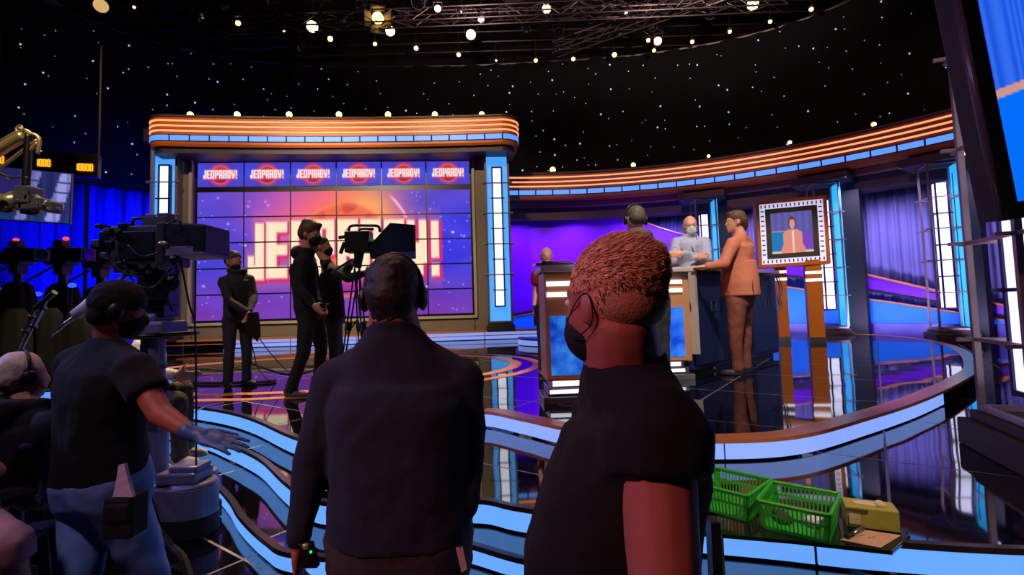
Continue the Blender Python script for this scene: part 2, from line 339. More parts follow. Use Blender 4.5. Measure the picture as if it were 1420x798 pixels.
# grey taped mark on the floor and a second inlay crossing the right stage
# platform below the video wall
WL, WR = Vector((-7.92, 12.38, 0)), Vector((-.42, 12.94, 0)); wd = (WR-WL).normalized(); wyaw = math.atan2(wd.y, wd.x)
WO = (WL+WR)/2; wn = Vector((-wd.y, wd.x, 0))
ZP = Z3+.24
vp = MB(); c = [WL-wd*4.0, WR+wd*3.2]; vp.prism([(c[0].x, c[0].y), (c[1].x, c[1].y), (c[1].x, 16), (c[0].x, 16)], ZB, ZP)
vpo = struct(vp.build('video_wall_platform', M['stage']))
cc_ = [c[0]+(c[1]-c[0])*(i/60) for i in range(61)]
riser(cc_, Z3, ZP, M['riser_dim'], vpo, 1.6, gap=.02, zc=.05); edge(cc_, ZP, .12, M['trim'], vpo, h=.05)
mb = MB(); mb.tube([c[0]-wn*.012+Vector((0, 0, Z3+.11)), c[1]-wn*.012+Vector((0, 0, Z3+.11))], .012); mb.build('riser_rail', M['trim'], vpo)
# round side platform with a lit riser behind the lectern
cc2 = [Vector((2.35+2.25*math.cos(q), 11.0+1.3*math.sin(q), 0)) for q in (math.radians(170+200*i/60) for i in range(61))]
mb = MB(); mb.prism([(p.x, p.y) for p in cc2], ZB, Z3+.15); sp = struct(mb.build('side_platform', M['stage']))
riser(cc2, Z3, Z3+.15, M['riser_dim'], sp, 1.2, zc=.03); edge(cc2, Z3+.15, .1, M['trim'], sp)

# ================================================================== WALLS, CEILING
def wall_pts(): return [P(x, 300, Y) for x, Y in ((-420, 6.5), (-150, 9.8), (60, 12.6), (230, 14.8), (400, 16.2), (620, 16.6), (760, 16.5), (900, 16.2), (1040, 15.3), (1170, 13.9), (1300, 11.9), (1450, 9.6), (1700, 7.2))]
cw = spline([(p.x, p.y, 0) for p in wall_pts()], 10); ZT = 9.35
mb = MB(); vs = []; fs = []; acc = 0; nz = 2
fine = resample(cw, .12)
iL = max(i for i, p in enumerate(fine) if p.x < -8.6)
for i, p in enumerate(fine):
    n = nrm(fine, i); off = .05*math.sin(i*.9)+.03*math.sin(i*.37)
    zb = 4.85 if i < iL+8 else Z2
    for z in (zb, ZT): vs.append((p.x+n.x*off, p.y+n.y*off, z))
for i in range(len(fine)-1): fs.append((2*i, 2*i+2, 2*i+3, 2*i+1))
mb.add(vs, fs); cur = struct(mb.build('wall_back', M['curtain'], smooth=True))
so = cur.modifiers.new('thick', 'SOLIDIFY'); so.thickness = .04; so.offset = -1
# fibre-optic stars in the curtain: the 100 largest as parts, the rest as one piece
stars = []; rs = random.Random(11)
r2 = resample(cw, .56)
for i, p in enumerate(r2):
    k = min(range(len(fine)), key=lambda j: (fine[j]-p).length); n = nrm(fine, k)
    z = 3.9+rs.uniform(0, .3)
    while z < ZT-.1:
        q = fine[max(0, min(len(fine)-1, k+rs.randint(-2, 2)))]+n*.12
        q = Vector((q.x, q.y, z+rs.uniform(-.22, .22)))
        v = q-CO; wz = v.dot(CF)
        if wz > 1:
            px, py = 710+FPX*v.dot(CR)/wz, CYP-FPX*v.dot(CU)/wz
            if -60 < px < 1480 and -40 < py < 480 and q.z < ZT-.1 and rs.random() < .80 and not (k < iL+8 and q.z < 5.0):
                stars.append((rs.choice((.010, .012, .014, .017, .025))*wz/14, q))
        z += rs.uniform(.42, .64)
stars.sort(key=lambda s: -s[0])
def star_mb(mb, r, q): mb.ell(q, (r, r, r), n=6, k=4)
for r, q in stars[:100]:
    mb = MB(); star_mb(mb, r, q); mb.build('star_light', M['star'], cur)
mb = MB()
for r, q in stars[100:]: star_mb(mb, r, q)
mb.build('star_light', M['star'], cur)['kind'] = 'stuff'
# curtain rail
mb = MB(); mb.tube([p+Vector((0, 0, ZT+.02)) for p in cw], .05); struct(mb.build('trim_1', M['truss']))
# blue drapes left of the video wall, under the star curtain
def drape(name, a, b, z0, z1, mt, amp=.07, wl=.35, n=None):
    a, b = Vector(a), Vector(b); L = (b-a).length; n = n or int(L/.05); t = (b-a).normalized(); nn = Vector((t.y, -t.x, 0)); mb = MB(); vs = []
    for i in range(n+1):
        s = L*i/n; o_ = amp*math.sin(2*PI*s/wl+.8*math.sin(s*1.7))+amp*.4*math.sin(2*PI*s/(wl*.43))
        p = a+t*s+nn*o_
        for z in (z0, z1): vs.append((p.x, p.y, z))
    mb.add(vs, [(2*i, 2*i+2, 2*i+3, 2*i+1) for i in range(n)]); o = mb.build(name, mt, smooth=True)
    s_ = o.modifiers.new('thick', 'SOLIDIFY'); s_.thickness = .02; return o
def drape_curve(name, seg, z0, z1, mt, amp=.06, wl=.35):
    fs_ = resample(seg, .04); mb = MB(); vs = []
    for i, p in enumerate(fs_):
        n = nrm(fs_, i); s_ = i*.04; o_ = amp*math.sin(2*PI*s_/wl+.8*math.sin(s_*1.7))+amp*.4*math.sin(2*PI*s_/(wl*.43))-.22
        for z in (z0, z1): vs.append((p.x+n.x*o_, p.y+n.y*o_, z))
    mb.add(vs, [(2*i, 2*i+2, 2*i+3, 2*i+1) for i in range(len(fs_)-1)]); o = mb.build(name, mt, smooth=True)
    s2 = o.modifiers.new('thick', 'SOLIDIFY'); s2.thickness = .02; return struct(o)
iM = min(range(len(fine)), key=lambda i: (fine[i]-Vector((P(132, 300, 13.5).x, P(132, 300, 13.5).y, 0))).length)
drape_curve('wall_left', fine[:iM], ZB, 5.6, M['drapes']); drape_curve('wall_left_end', fine[iM:iL+14], Z2, 5.6, M['drapes2'], wl=.5)
# black masking below the stars behind the cameras
mb = MB(); mb.box((0, 5.5, 13.3), (34, 30, .1)); struct(mb.build('ceiling', M['ceil']))
mb = MB(); mb.box((13.0, 5.5, 6.5), (.1, 30, 13.6)); struct(mb.build('wall_right', M['matte']))
mb = MB(); mb.box((-17.0, 1, 6.5), (.1, 21, 13.6)); struct(mb.build('wall_studio_left', M['matte']))
mb = MB(); mb.box((0, -4.5, 6.5), (34, .1, 13.6)); struct(mb.build('wall_front', M['matte']))
mb = MB(); mb.box((0, 20.2, 6.5), (34, .1, 13.6)); struct(mb.build('wall_studio_back', M['backwall']))

# ---- curved set wall to the right of the video wall
RW = 9.95
def band(name, top, bot, r, mt, th0=None, n=80, parent=None, pleat=0, thick=.05):
    """curved panel between two pixel-traced edges lying on the cylinder of radius r"""
    T = [cyl_tz(x, y, r) for x, y in top]; B = [cyl_tz(x, y, r) for x, y in bot]
    T.sort(); B.sort(); a0, a1 = max(T[0][0], B[0][0]), min(T[-1][0], B[-1][0])
    ths = np.linspace(a0, a1, n); zt = np.interp(ths, *zip(*T)); zb = np.interp(ths, *zip(*B)); mb = MB(); rings = []
    for i, th in enumerate(ths):
        o_ = pleat*(math.sin(th*r*2*PI/.28+2*math.sin(th*9))+.5*math.sin(th*r*2*PI/.11)) if pleat else 0
        rings.append([cp(th, r+o_, zb[i]), cp(th, r+o_, max(zt[i], zb[i]+.004)), cp(th, r+o_+thick, max(zt[i], zb[i]+.004)), cp(th, r+o_+thick, zb[i])])
    mb.loft(rings); o = mb.build(name, mt, parent, smooth=bool(pleat)); return o
XR = 1560
def hline(z, r, xs=(640, 800, 1000, 1200, 1400, XR)):
    out = []
    for x in xs:
        lo_, hi_ = 0, 798
        for _ in range(40):
            m_ = (lo_+hi_)/2
            if on_cyl(x, m_, r).z > z: lo_ = m_
            else: hi_ = m_
        out.append((x, lo_))
    return out
SWT = [(650, 240), (815, 276), (832, 283), (870, 299), (912, 315), (935, 322), (985, 334), (1050, 349), (1120, 364), (1185, 377), (1240, 390), (1310, 406), (1400, 426), (XR, 466)]
SWB = [(650, 445), (705, 438), (745, 430), (830, 414), (900, 400), (985, 388), (1050, 383), (1100, 384), (1185, 399), (1240, 409), (1310, 421), (1400, 441), (XR, 482)]
LBT = [(650, 448), (705, 441), (745, 434), (830, 421), (900, 410), (985, 398), (1050, 392), (1110, 401), (1185, 413), (1240, 420), (1310, 431), (1400, 446), (XR, 484)]
z_s0 = Z2+.02
dr = band('wall_right_drape', hline(4.1, RW+.25), hline(.5, RW+.25), RW+.25, M['drape'], n=900, pleat=.035, thick=.02); struct(dr)
sw = band('purple_swoosh_panel', SWT, SWB, RW, M['purple'], n=140); tag(sw, 'glowing purple swoosh panel sweeping across the curved wall behind the lecterns', 'wall panel')
def edge_tube(line, r, rad, mt, parent, name):
    T = sorted(cyl_tz(x, y, r) for x, y in line); ths = np.linspace(T[0][0], T[-1][0], 120); zs = np.interp(ths, *zip(*T))
    mb = MB(); mb.tube([cp(a, r, z) for a, z in zip(ths, zs)], rad); return mb.build(name, mt, parent)
edge_tube([p for p in SWT if p[0] > 820], RW-.02, .028, M['trim'], sw, 'edge_moulding')
edge_tube([p for p in SWB], RW-.02, .03, M['post'], sw, 'edge_moulding')
lb = band('blue_wall_panel', LBT, hline(.5, RW-.02), RW-.02, M['bluewall'], n=140); tag(lb, 'bright blue glossy wall panel under the orange line on the curved wall', 'wall panel')
edge_tube(LBT, RW-.04, .022, M['trim'], lb, 'edge_moulding')
pb = band('indigo_plinth', hline(.56, RW-.12), hline(Z2, RW-.12), RW-.12, M['indigo'], n=100); struct(pb)
# header beam and curved canopy
hd = band('trim_2', hline(4.05, RW-.3), hline(3.62, RW-.3), RW-.3, M['soffit'], n=80, thick=.5); struct(hd)
ZC = CZ+3.10
def sweep(mb, path, prof, mi=0):
    mb.loft([[Vector((p.x+n.x*a, p.y+n.y*a, z)) for a, z in prof] for p, n in path], mi)
def canopy(parent, path, zc, body_mat, cols=.9, glow=M['tube']):
    mb = MB(); sweep(mb, path, [(-.02, zc-.20), (-.42, zc-.20), (-.42, zc+.55), (-.03, zc+.55), (0, zc+.49), (0, zc-.14)])
    mb.build('canopy_body', body_mat, parent)
    mb = MB(); sweep(mb, path, [(.012, zc+.52), (-.03, zc+.52), (-.03, zc+.57), (.012, zc+.57)]); mb.build('top_moulding', M['soffit'], parent)
    for dz in (.42, .295, .17):
        mb = MB(); mb.tube([p+n*.012+Vector((0, 0, zc+dz)) for p, n in path], .021, 6); mb.build('light_tube', glow, parent)
        mb = MB(); sweep(mb, path, [(.03, zc+dz+.03), (0, zc+dz+.03), (0, zc+dz+.055), (.03, zc+dz+.055)]); mb.build('ridge', body_mat, parent)
    mb = MB(); sweep(mb, path, [(.006, zc-.085), (-.02, zc-.085), (-.02, zc+.085), (.006, zc+.085)]); mb.build('panel_backing', M['post'], parent)
    step = cols; acc = 0; cur_ = []
    segs = []; last = [path[0]]
    for a, b in zip(path, path[1:]):
        acc += (b[0]-a[0]).length; last.append(b)
        if acc >= step: segs.append(last); last = [b]; acc = 0
    if len(last) > 1: segs.append(last)
    for sg in segs:
        q = list(sg); t0 = (q[1][0]-q[0][0]).normalized()*.018; q[0] = (q[0][0]+t0, q[0][1]); q[-1] = (q[-1][0]-(q[-1][0]-q[-2][0]).normalized()*.018, q[-1][1])
        mb = MB(); sweep(mb, q, [(.018, zc-.062), (0, zc-.062), (0, zc+.062), (.018, zc+.062)]); mb.build('blue_light_panel', M['bluep'], parent)
cv = thing('curved_canopy', 'long copper canopy with three glowing lines curving over the right side of the stage', 'canopy', cp(1.0, CRAD, ZC-.2))
th0, th1 = cyl_tz(XR, 150, CRAD)[0], cyl_tz(672, 268, CRAD)[0]
path = [(cp(th, CRAD, 0), Vector((-math.cos(th), -math.sin(th), 0))) for th in np.linspace(th1, th0, 360)]
canopy(cv, path, ZC, M['copper'], .44)
mb = MB(); mb.loft([[Vector((p.x, p.y, 0))-n*a+Vector((0, 0, z)) for a, z in ((.3, ZC-.22), (1.1, ZC-.22), (1.1, ZC-.34), (.3, ZC-.34))] for p, n in path[::4]]); mb.build('soffit', mat('copper_soffit', (128, 78, 92), .45), cv)

# ================================================================== LIGHT PILLARS
def flat_pillar(label, loc, yaw, H, w=.6):
    T = TM(loc, yaw); r = thing('light_pillar', label, 'pillar', loc, 'light pillars beside the video wall')
    def b(): return MB(T)
    m_ = b(); m_.box((0, .0, .05), (w+.16, .34, .16)); m_.box((0, 0, .16), (w+.06, .28, .06)); m_.build('base', M['brown'], r, bevel=.01)
    m_ = b(); m_.box((0, .05, H/2+.1), (w, .1, H-.2)); m_.build('cyan_panel', M['cyan'], r)
    m_ = b()
    for s in (-1, 1): m_.box((s*(w/2+.015), 0, H/2+.1), (.05, .24, H-.16))
    m_.box((0, 0, H+.02), (w+.08, .24, .06)); m_.box((0, 0, .2), (w+.08, .24, .05)); m_.build('frame', M['rod'], r, bevel=.006)
    m_ = b(); m_.box((0, -.06, H-.05), (w*.42, .04, .03)); m_.build('vent', M['black'], r)
    lz0, lz1 = .62, H-.42; lw = .2
    m_ = b(); m_.box((0, -.04, (lz0+lz1)/2), (lw, .1, lz1-lz0)); m_.build('lantern', M['white'], r)
    m_ = b()
    for s in (-1, 1): m_.box((s*(lw/2+.022), -.05, (lz0+lz1)/2), (.032, .12, lz1-lz0+.06))
    m_.box((0, -.05, lz0-.02), (lw+.07, .12, .035)); m_.box((0, -.05, lz1+.02), (lw+.07, .12, .035)); m_.build('lantern_frame', M['darkrod'], r)
    n = 9; dz = (lz1-lz0)/n
    for i in range(1, n):
        z = lz1-dz*i
        if i % 2: m_ = b(); m_.cyl((-w/2-.09, -.13, z), (w/2+.09, -.13, z), .017, n=8); m_.cyl((-w/2-.11, -.13, z), (-w/2-.03, -.13, z), .035, n=10); m_.cyl((w/2+.03, -.13, z), (w/2+.11, -.13, z), .035, n=10); m_.build('crossbar', M['rod'], r)
        else: m_ = b(); m_.box((0, -.12, z), (lw+.16, .03, .028)); m_.build('short_bar', M['darkrod'], r)
    return r
def cage_pillar(label, loc, yaw, H, w=.5, group='cage light pillars along the curved wall', base=.2, low=.42, lw=.19):
    T = TM(loc, yaw); r = thing('light_pillar', label, 'pillar', loc, group)
    def b(): return MB(T)
    h = w/2
    m_ = b(); m_.box((0, 0, base/2), (w+.2, w+.2, base)); m_.box((0, 0, base+.03), (w+.1, w+.1, .06)); m_.build('base', M['brown'], r, bevel=.012)
    z0 = base+.06
    m_ = b()
    for x, y in ((-h, -h), (h, -h), (-h, h), (h, h)): m_.box((x, y, (z0+H)/2), (.034, .034, H-z0))
    m_.box((0, -h, H), (w, .034, .034)); m_.box((0, h, H), (w, .034, .034)); m_.box((-h, 0, H), (.034, w, .034)); m_.box((h, 0, H), (.034, w, .034))
    m_.box((0, -h, z0+.02), (w, .034, .034)); m_.box((-h, 0, z0+.02), (.034, w, .034)); m_.box((0, h, z0+.02), (w, .034, .034)); m_.box((h, 0, z0+.02), (.034, w, .034))
    m_.build('cage', M['rod'], r)
    m_ = b(); m_.box((h+.03, 0, (z0+H)/2+.02), (.03, w-.04, H-z0-.06)); m_.build('cyan_panel', M['cyan2'], r)
    lz0, lz1 = z0+low, H-.36; cx = 0
    m_ = b(); m_.box((cx, 0, (lz0+lz1)/2), (lw, lw, lz1-lz0)); m_.build('lantern', M['white'], r)
    m_ = b()
    for x, y in ((-1, -1), (1, -1), (-1, 1), (1, 1)): m_.box((cx+x*lw/2, y*lw/2, (lz0+lz1)/2), (.028, .028, lz1-lz0+.05))
    for z in (lz0, lz1):
        for s in (-1, 1): m_.box((cx+s*lw/2, 0, z), (.03, lw, .03)); m_.box((cx, s*lw/2, z), (lw, .03, .03))
    m_.build('lantern_frame', M['darkrod'], r)
    n = 8; dz = (lz1-lz0)/n
    for i in range(1, n):
        z = lz1-dz*i; m_ = b()
        if i % 2:
            for s in (-1, 1): m_.box((0, s*h, z), (w+.2, .022, .022)); m_.box((s*h, 0, z), (.022, w+.2, .022))
            m_.build('crossbar', M['rod'], r)
        else:
            for s in (-1, 1): m_.box((cx, s*(lw/2+.015), z), (lw+.14, .018, .022)); m_.box((cx+s*(lw/2+.015), 0, z), (.018, lw+.14, .022))
            m_.build('short_bar', M['darkrod'], r)
    return r
def cyl_at(x, r, z):
    p = on_cyl(x, 424, r); return Vector((p.x, p.y, z))
for x, lab, yw in ((982, 'white and cyan light pillar behind the man with crossed arms', .9), (1151, 'white and cyan light pillar partly hidden by the bulb-framed monitor', .75), (1316, 'tall caged white and cyan light pillar at the right end of the curved wall', .62)):
    p = cyl_at(x, 9.05, Z2); cage_pillar(lab, p, yw-PI/2+.55, 3.55, .5)
    q = cyl_at(x+40 if x > 1000 else x+28, 9.45, Z2); th = math.atan2(q.y-CC.y, q.x-CC.x)
    mb = MB(TM((q.x, q.y, 0), th+PI/2)); mb.box((0, 0, 1.92), (.36, .36, 3.38)); po = mb.build('structural_post', M['post']); tag(po, {982: 'dark square post beside the light pillar behind the man with crossed arms', 1151: 'dark square post right of the light pillar behind the bulb-framed monitor', 1316: 'dark square post at the right end of the curved wall, beside the caged pillar'}[x], 'post', 'dark posts under the curved canopy')
    mb = MB(TM((p.x, p.y, 0), th+PI/2)); mb.box((0, -.1, 3.55+Z2+.1), (1.1, .9, .16)); bp = mb.build('canopy_bracket', M['soffit'], cv)
p = atz(1486, 644, Z2); cage_pillar('big caged light pillar on a dark plinth at the right edge, in front of the glossy floor', (p.x, p.y, Z2), -.35, 3.2, .54, group=None, base=.17, low=.14, lw=.30)

# ================================================================== VIDEO WALL
def on_wall(px, py, off=.35):
    d = ray(px, py); o = WO+wn*off; t = (o-CO).dot(wn)/d.dot(wn); p = CO+d*t
    return (p-WO).dot(wd), p.z
TW = TM((WO.x, WO.y, 0), wyaw)
uL, _ = on_wall(271, 335); uR, _ = on_wall(654, 330); _, zT = on_wall(461, 223.5); _, zB = on_wall(461, 441)
vw = thing('video_wall', 'wall of thirty-six screens in a beige frame showing the big show logo', 'video wall', WO+wn*.5+Vector((0, 0, ZP)))
W_, H_ = uR-uL, zT-zB; uc = (uL+uR)/2
mb = MB(TW); fw = .40
mb.box((uL-fw/2-.04, .42, (zT+zB)/2), (fw, .3, H_+.9)); mb.box((uR+fw/2+.04, .42, (zT+zB)/2), (fw, .3, H_+.9))
mb.box((uc, .42, zT+.24), (W_+.08, .3, .34)); mb.box((uc, .42, zB-.26), (W_+.08, .3, .38)); mb.build('frame', M['beige'], vw, bevel=.03)
mb = MB(TW); lw_ = .07
mb.box((uL-.07, .25, (zT+zB)/2), (lw_, .08, H_+.2)); mb.box((uR+.07, .25, (zT+zB)/2), (lw_, .08, H_+.2)); mb.box((uc, .25, zT+.07), (W_+.2, .08, lw_)); mb.box((uc, .25, zB-.07), (W_+.2, .08, lw_)); mb.build('frame_lip', M['beige2'], vw)
mb = MB(TW); mb.box((uc, .5, (zT+zB)/2), (W_+.1, .2, H_+.1)); mb.build('bezel_grid', M['bezel'], vw)
mb = MB(TW); mb.box((uc, .45, ZP+.07), (W_+1.1, .34, .14)); mb.build('base', M['bezel'], vw)
for s, u in ((-1, uL-fw-.16), (1, uR+fw+.16)):
    mb = MB(TW); mb.box((u, .5, (ZP+zT+.5)/2), (.16, .3, zT+.5-ZP)); mb.build('side_column', M['post'], vw)
# ---- the picture on the screens, computed as per-vertex colours
GL = {'J': ([(.45, 0, 1, 1), (0, .74, 1, 1), (0, .58, .38, 1)], []), 'E': ([(0, 0, 1, 1)], [(.5, .2, 1.1, .4), (.5, .6, 1.1, .8)]), 'O': ([(0, 0, 1, 1)], [(.42, .2, .6, .8)]),
      'P': ([(0, 0, 1, 1)], [(.42, .18, .6, .42), (.5, .64, 1.1, 1.1)]), 'A': ([(0, 0, 1, 1)], [(.42, .2, .58, .45), (.42, .68, .58, 1.1)]), 'R': ([(0, 0, 1, 1)], [(.42, .18, .6, .4), (.44, .62, .58, 1.1)]),
      'D': ([(0, 0, 1, 1)], [(.42, .2, .6, .8)]), 'Y': ([(0, 0, 1, 1)], [(.4, -.1, .6, .4), (-.1, .62, .22, 1.1), (.8, .8, 1.1, 1.1)]), '!': ([(.15, 0, .85, .68), (.15, .78, .85, 1)], [])}
def rbox(x, y, r, ex):
    cx, cy, hx, hy = (r[0]+r[2])/2, (r[1]+r[3])/2, (r[2]-r[0])/2, (r[3]-r[1])/2
    return np.clip(.5-(np.maximum(np.abs(x-cx)-hx, np.abs(y-cy)-hy)-ex[0])/ex[1], 0, 1)
def word(u, v, x0, x1, y0, y1, grow=0, soft=.06, widths=None, arc=0.0):
    """coverage of the show title drawn in u,v"""
    txt = 'JEOPARDY!'; wds = widths or [.75, 1, 1, 1, 1, 1, 1, 1, .55]; tot = sum(wds); a = np.zeros_like(u); x = x0; W = x1-x0
    for ch, wd_ in zip(txt, wds):
        ww = W*wd_/tot; xc = (x+ww/2-x0)/W*2-1; yo = arc*(1-xc*xc)
        lx = (u-x-ww*.05)/(ww*.9); ly = (v-(y0-yo))/(y1-y0)
        on, off = GL[ch]; g = np.zeros_like(u)
        for r in on: g = np.maximum(g, rbox(lx, ly, r, (grow, soft)))
        for r in off: g = g*(1-rbox(lx, ly, r, (-grow, soft)))
        a = np.maximum(a, g); x += ww
    return a
def mixc(a, b, t): return a+(np.array(b, float)-a)*t[..., None]
def sstep(x, a, b):
    t = np.clip((x-a)/(b-a), 0, 1); return t*t*(3-2*t)
rsn = np.random.RandomState(5); starl = [(rsn.rand(), rsn.rand(), rsn.rand()) for _ in range(150)]
def wall_pic(u, v):
    """big logo; u 0-1 across, v 0-1 down rows two to six"""
    c = np.zeros(u.shape+(3,))+np.array((58, 62, 215.))
    c = mixc(c, (120, 50, 165), sstep(v, .45, 1.0)); c = mixc(c, (95, 70, 190), sstep(v, .3, 0)*.6)
    c = mixc(c, (40, 40, 225), np.exp(-(((u-.9)/.14)**2+((v-.45)/.25)**2)))
    nb = .5+.5*np.sin(u*23+np.sin(v*11)*2)*np.sin(v*9+u*5); c = mixc(c, (110, 90, 235), nb*.35)
    c = mixc(c, (230, 90, 175), np.exp(-(((u-.42)/.24)**2+((v-.18)/.38)**2))*.95)
    c = mixc(c, (255, 110, 90), np.exp(-(((u-.53)/.17)**2+((v-.25)/.45)**2)))
    c = mixc(c, (255, 175, 90), np.exp(-(((u-.62)/.10)**2+((v-.2)/.22)**2)))
    gx, gy = (u-.527)/.17, (v-.47)/.375; g = np.sqrt(gx**2+gy**2); gm = sstep(g, 1.03, .97)
    land = sstep(np.sin(gx*5+1)*np.cos(gy*6)+.5*np.sin(gx*11+gy*7), .1, .5)
    gc = np.zeros(u.shape+(3,))+np.array((240, 96, 60.)); gc = mixc(gc, (205, 60, 40), land); gc = mixc(gc, (150, 40, 150), sstep(gy, .2, .8)); gc = mixc(gc, (255, 150, 100), sstep(g, .85, 1)*.6)
    c = mixc(c, gc, gm)
    ring = np.exp(-((g-1.5)/.03)**2)*sstep(u, .68, .72)*sstep(v, .45, .2); c = mixc(c, (255, 190, 230), ring)
    for sx, sy, sr in starl:
        if sx < .3 or sx > .72 or sy > .75: c = mixc(c, (210, 200, 255), np.exp(-(((u-sx)*1.9)**2+(v-sy)**2)/(.004+.006*sr**4)**2)*.8)
    for sx, sy in ((.17, .42), (.83, .78), (.93, .35)): c = mixc(c, (255, 255, 255), np.exp(-(((u-sx)*1.9)**2+(v-sy)**2)/.009**2))
    A = dict(x0=.178, x1=.885, y0=.255, y1=.70, arc=.03)
    c = mixc(c, (255, 120, 120), word(u, v, grow=.10, soft=.35, **A)*.55)
    A2 = dict(A); A2['x0'] += .012; A2['x1'] += .012; A2['y1'] += .02; A2['y0'] += .01
    c = mixc(c, (214, 40, 110), word(u, v, grow=.02, soft=.05, **A2)); c = mixc(c, (255, 232, 196), word(u, v, **A))
    return c
def logo_pic(u, v):
    c = np.zeros(u.shape+(3,))+np.array((78, 62, 190.)); c = mixc(c, (60, 80, 240), np.exp(-(((u-.12)/.16)**2+((v-.45)/.3)**2))); c = mixc(c, (50, 80, 235), np.exp(-(((u-.9)/.14)**2+((v-.5)/.3)**2)))
    d = np.sqrt(((u-.5)*1.75)**2+(v-.5)**2); c = mixc(c, (255, 70, 90), sstep(d, .55, .30)); c = mixc(c, (255, 130, 60), sstep(d, .40, .3)*.6)
    c = mixc(c, (190, 60, 60), sstep(d, .35, .31)); c = mixc(c, (140, 30, 60), sstep(v, .6, .8)*sstep(d, .36, .31))
    c = mixc(c, (205, 50, 110), word(u, v, .13, .89, .33, .69, grow=.05, soft=.2)); return mixc(c, (255, 232, 226), word(u, v, .12, .87, .30, .66, soft=.14))
def s2l(c):
    c = np.clip(c, 0, 255)/255; return np.where(c <= .04045, c/12.92, ((c+.055)/1.055)**2.4)
def screen(name, parent, O, ex, ey, nx, ny, fn, gain=1.0):
    """flat screen: O top-left corner, ex/ey full width/height vectors (ey downwards)"""
    O, ex, ey = Vector(O), Vector(ex), Vector(ey); u, v = np.meshgrid(np.linspace(0, 1, nx+1), np.linspace(0, 1, ny+1))
    col = s2l(fn(u, v))*gain; n_ = ex.cross(ey).normalized()
    co = np.array(O)[None, None]+u[..., None]*np.array(ex)+v[..., None]*np.array(ey)
    vs = [tuple(p) for p in co.reshape(-1, 3)]; W1 = nx+1
    fs = [(j*W1+i, (j+1)*W1+i, (j+1)*W1+i+1, j*W1+i+1) for j in range(ny) for i in range(nx)]
    me = bpy.data.meshes.new(name); me.from_pydata(vs, [], fs); me.materials.append(M['screen'])
    at = me.color_attributes.new('picture', 'FLOAT_COLOR', 'POINT'); a4 = np.ones((len(vs), 4)); a4[:, :3] = col.reshape(-1, 3); at.data.foreach_set('color', a4.ravel().astype(np.float32))
    me.update(); o = bpy.data.objects.new(name, me); COL.objects.link(o); attach(o, parent)
    s_ = o.modifiers.new('thick', 'SOLIDIFY'); s_.thickness = .008; s_.offset = -1; return o
hh = H_*.158; gap1 = H_*.030; mh = (H_-hh-gap1)/5; cwid = W_/6; g_ = .035
ex = wd; rot = lambda u, y, z: TW @ Vector((u, y, z))
for i in range(6):
    screen('screen', vw, rot(uL+cwid*i+g_/2, .385, zT-g_/2), ex*(cwid-g_), (0, 0, -(hh-g_/2)), 70, 34, logo_pic)
for j in range(5):
    for i in range(6):
        f_ = lambda u, v, i=i, j=j: wall_pic((i+.01+u*.98)/6, (j+.01+v*.98)/5)
        screen('screen', vw, rot(uL+cwid*i+g_/2, .385, zT-hh-gap1-mh*j-g_/2), ex*(cwid-g_), (0, 0, -(mh-g_)), 60, 34, f_)
# beam, pillars and canopy of the video wall
mb = MB(TW); mb.box((uc, .45, zT+.62), (W_+2.3, .7, .34)); mb.build('header_beam', M['soffit'], vw)
HP = 4.55
for px, lab in ((229.5, 'tall white and cyan light pillar at the left end of the video wall'), (691, 'tall white and cyan light pillar at the right end of the video wall')):
    u, _ = on_wall(px, 330, .1); q = TW @ Vector((u, .1, 0))
    _, zt = on_wall(px, 209 if px < 400 else 213, .1)
    flat_pillar(lab, (q.x, q.y, ZP), wyaw, zt-ZP, .56)
vc = thing('video_wall_canopy', 'orange canopy with three glowing lines and blue light panels above the video wall', 'canopy', WO+Vector((0, 0, zT+.8)))
ue0, _ = on_wall(197, 190, -.55); ue1, _ = on_wall(720, 190, -.55); um = (ue0+ue1)/2; uh = (ue1-ue0)/2
pl = []; rc = .42
for q in np.linspace(PI, 1.5*PI, 9)[:-1]: pl.append((ue0+rc+rc*math.cos(q), -.55+rc+rc*math.sin(q), math.cos(q), math.sin(q)))
yc_ = lambda u: -.55+.20*(1-((u-um)/(uh-rc))**2)
for u in np.linspace(ue0+rc, ue1-rc, 130): d = -.40*((u-um)/(uh-rc)**2); n = Vector((d, -1)).normalized(); pl.append((u, yc_(u), n.x, n.y))
for q in np.linspace(1.5*PI, 2*PI, 9)[1:]: pl.append((ue1-rc+rc*math.cos(q), -.55+rc+rc*math.sin(q), math.cos(q), math.sin(q)))
pl = [(ue0, .5, -1, 0)]+pl+[(ue1, .5, 1, 0)]
path = []
for u, y, nx_, ny_ in pl:
    p = TW @ Vector((u, y, 0)); n = wd*nx_+wn*ny_; path.append((Vector((p.x, p.y, 0)), Vector((n.x, n.y, 0))))
zcv = (on_wall(460, 194, -.4)[1]+on_wall(235, 190, -.5)[1])/2
canopy(vc, path, zcv, M['orange'], .40)
mb = MB(); mb.prism([(p.x-n.x*.1, p.y-n.y*.1) for p, n in path], zcv-.34, zcv-.2); mb.build('soffit', M['soffit'], vc)
mb = MB(); mb.prism([(p.x-n.x*.3, p.y-n.y*.3) for p, n in path], zcv-.2, zcv+.5); mb.build('canopy_core', M['soffit'], vc)
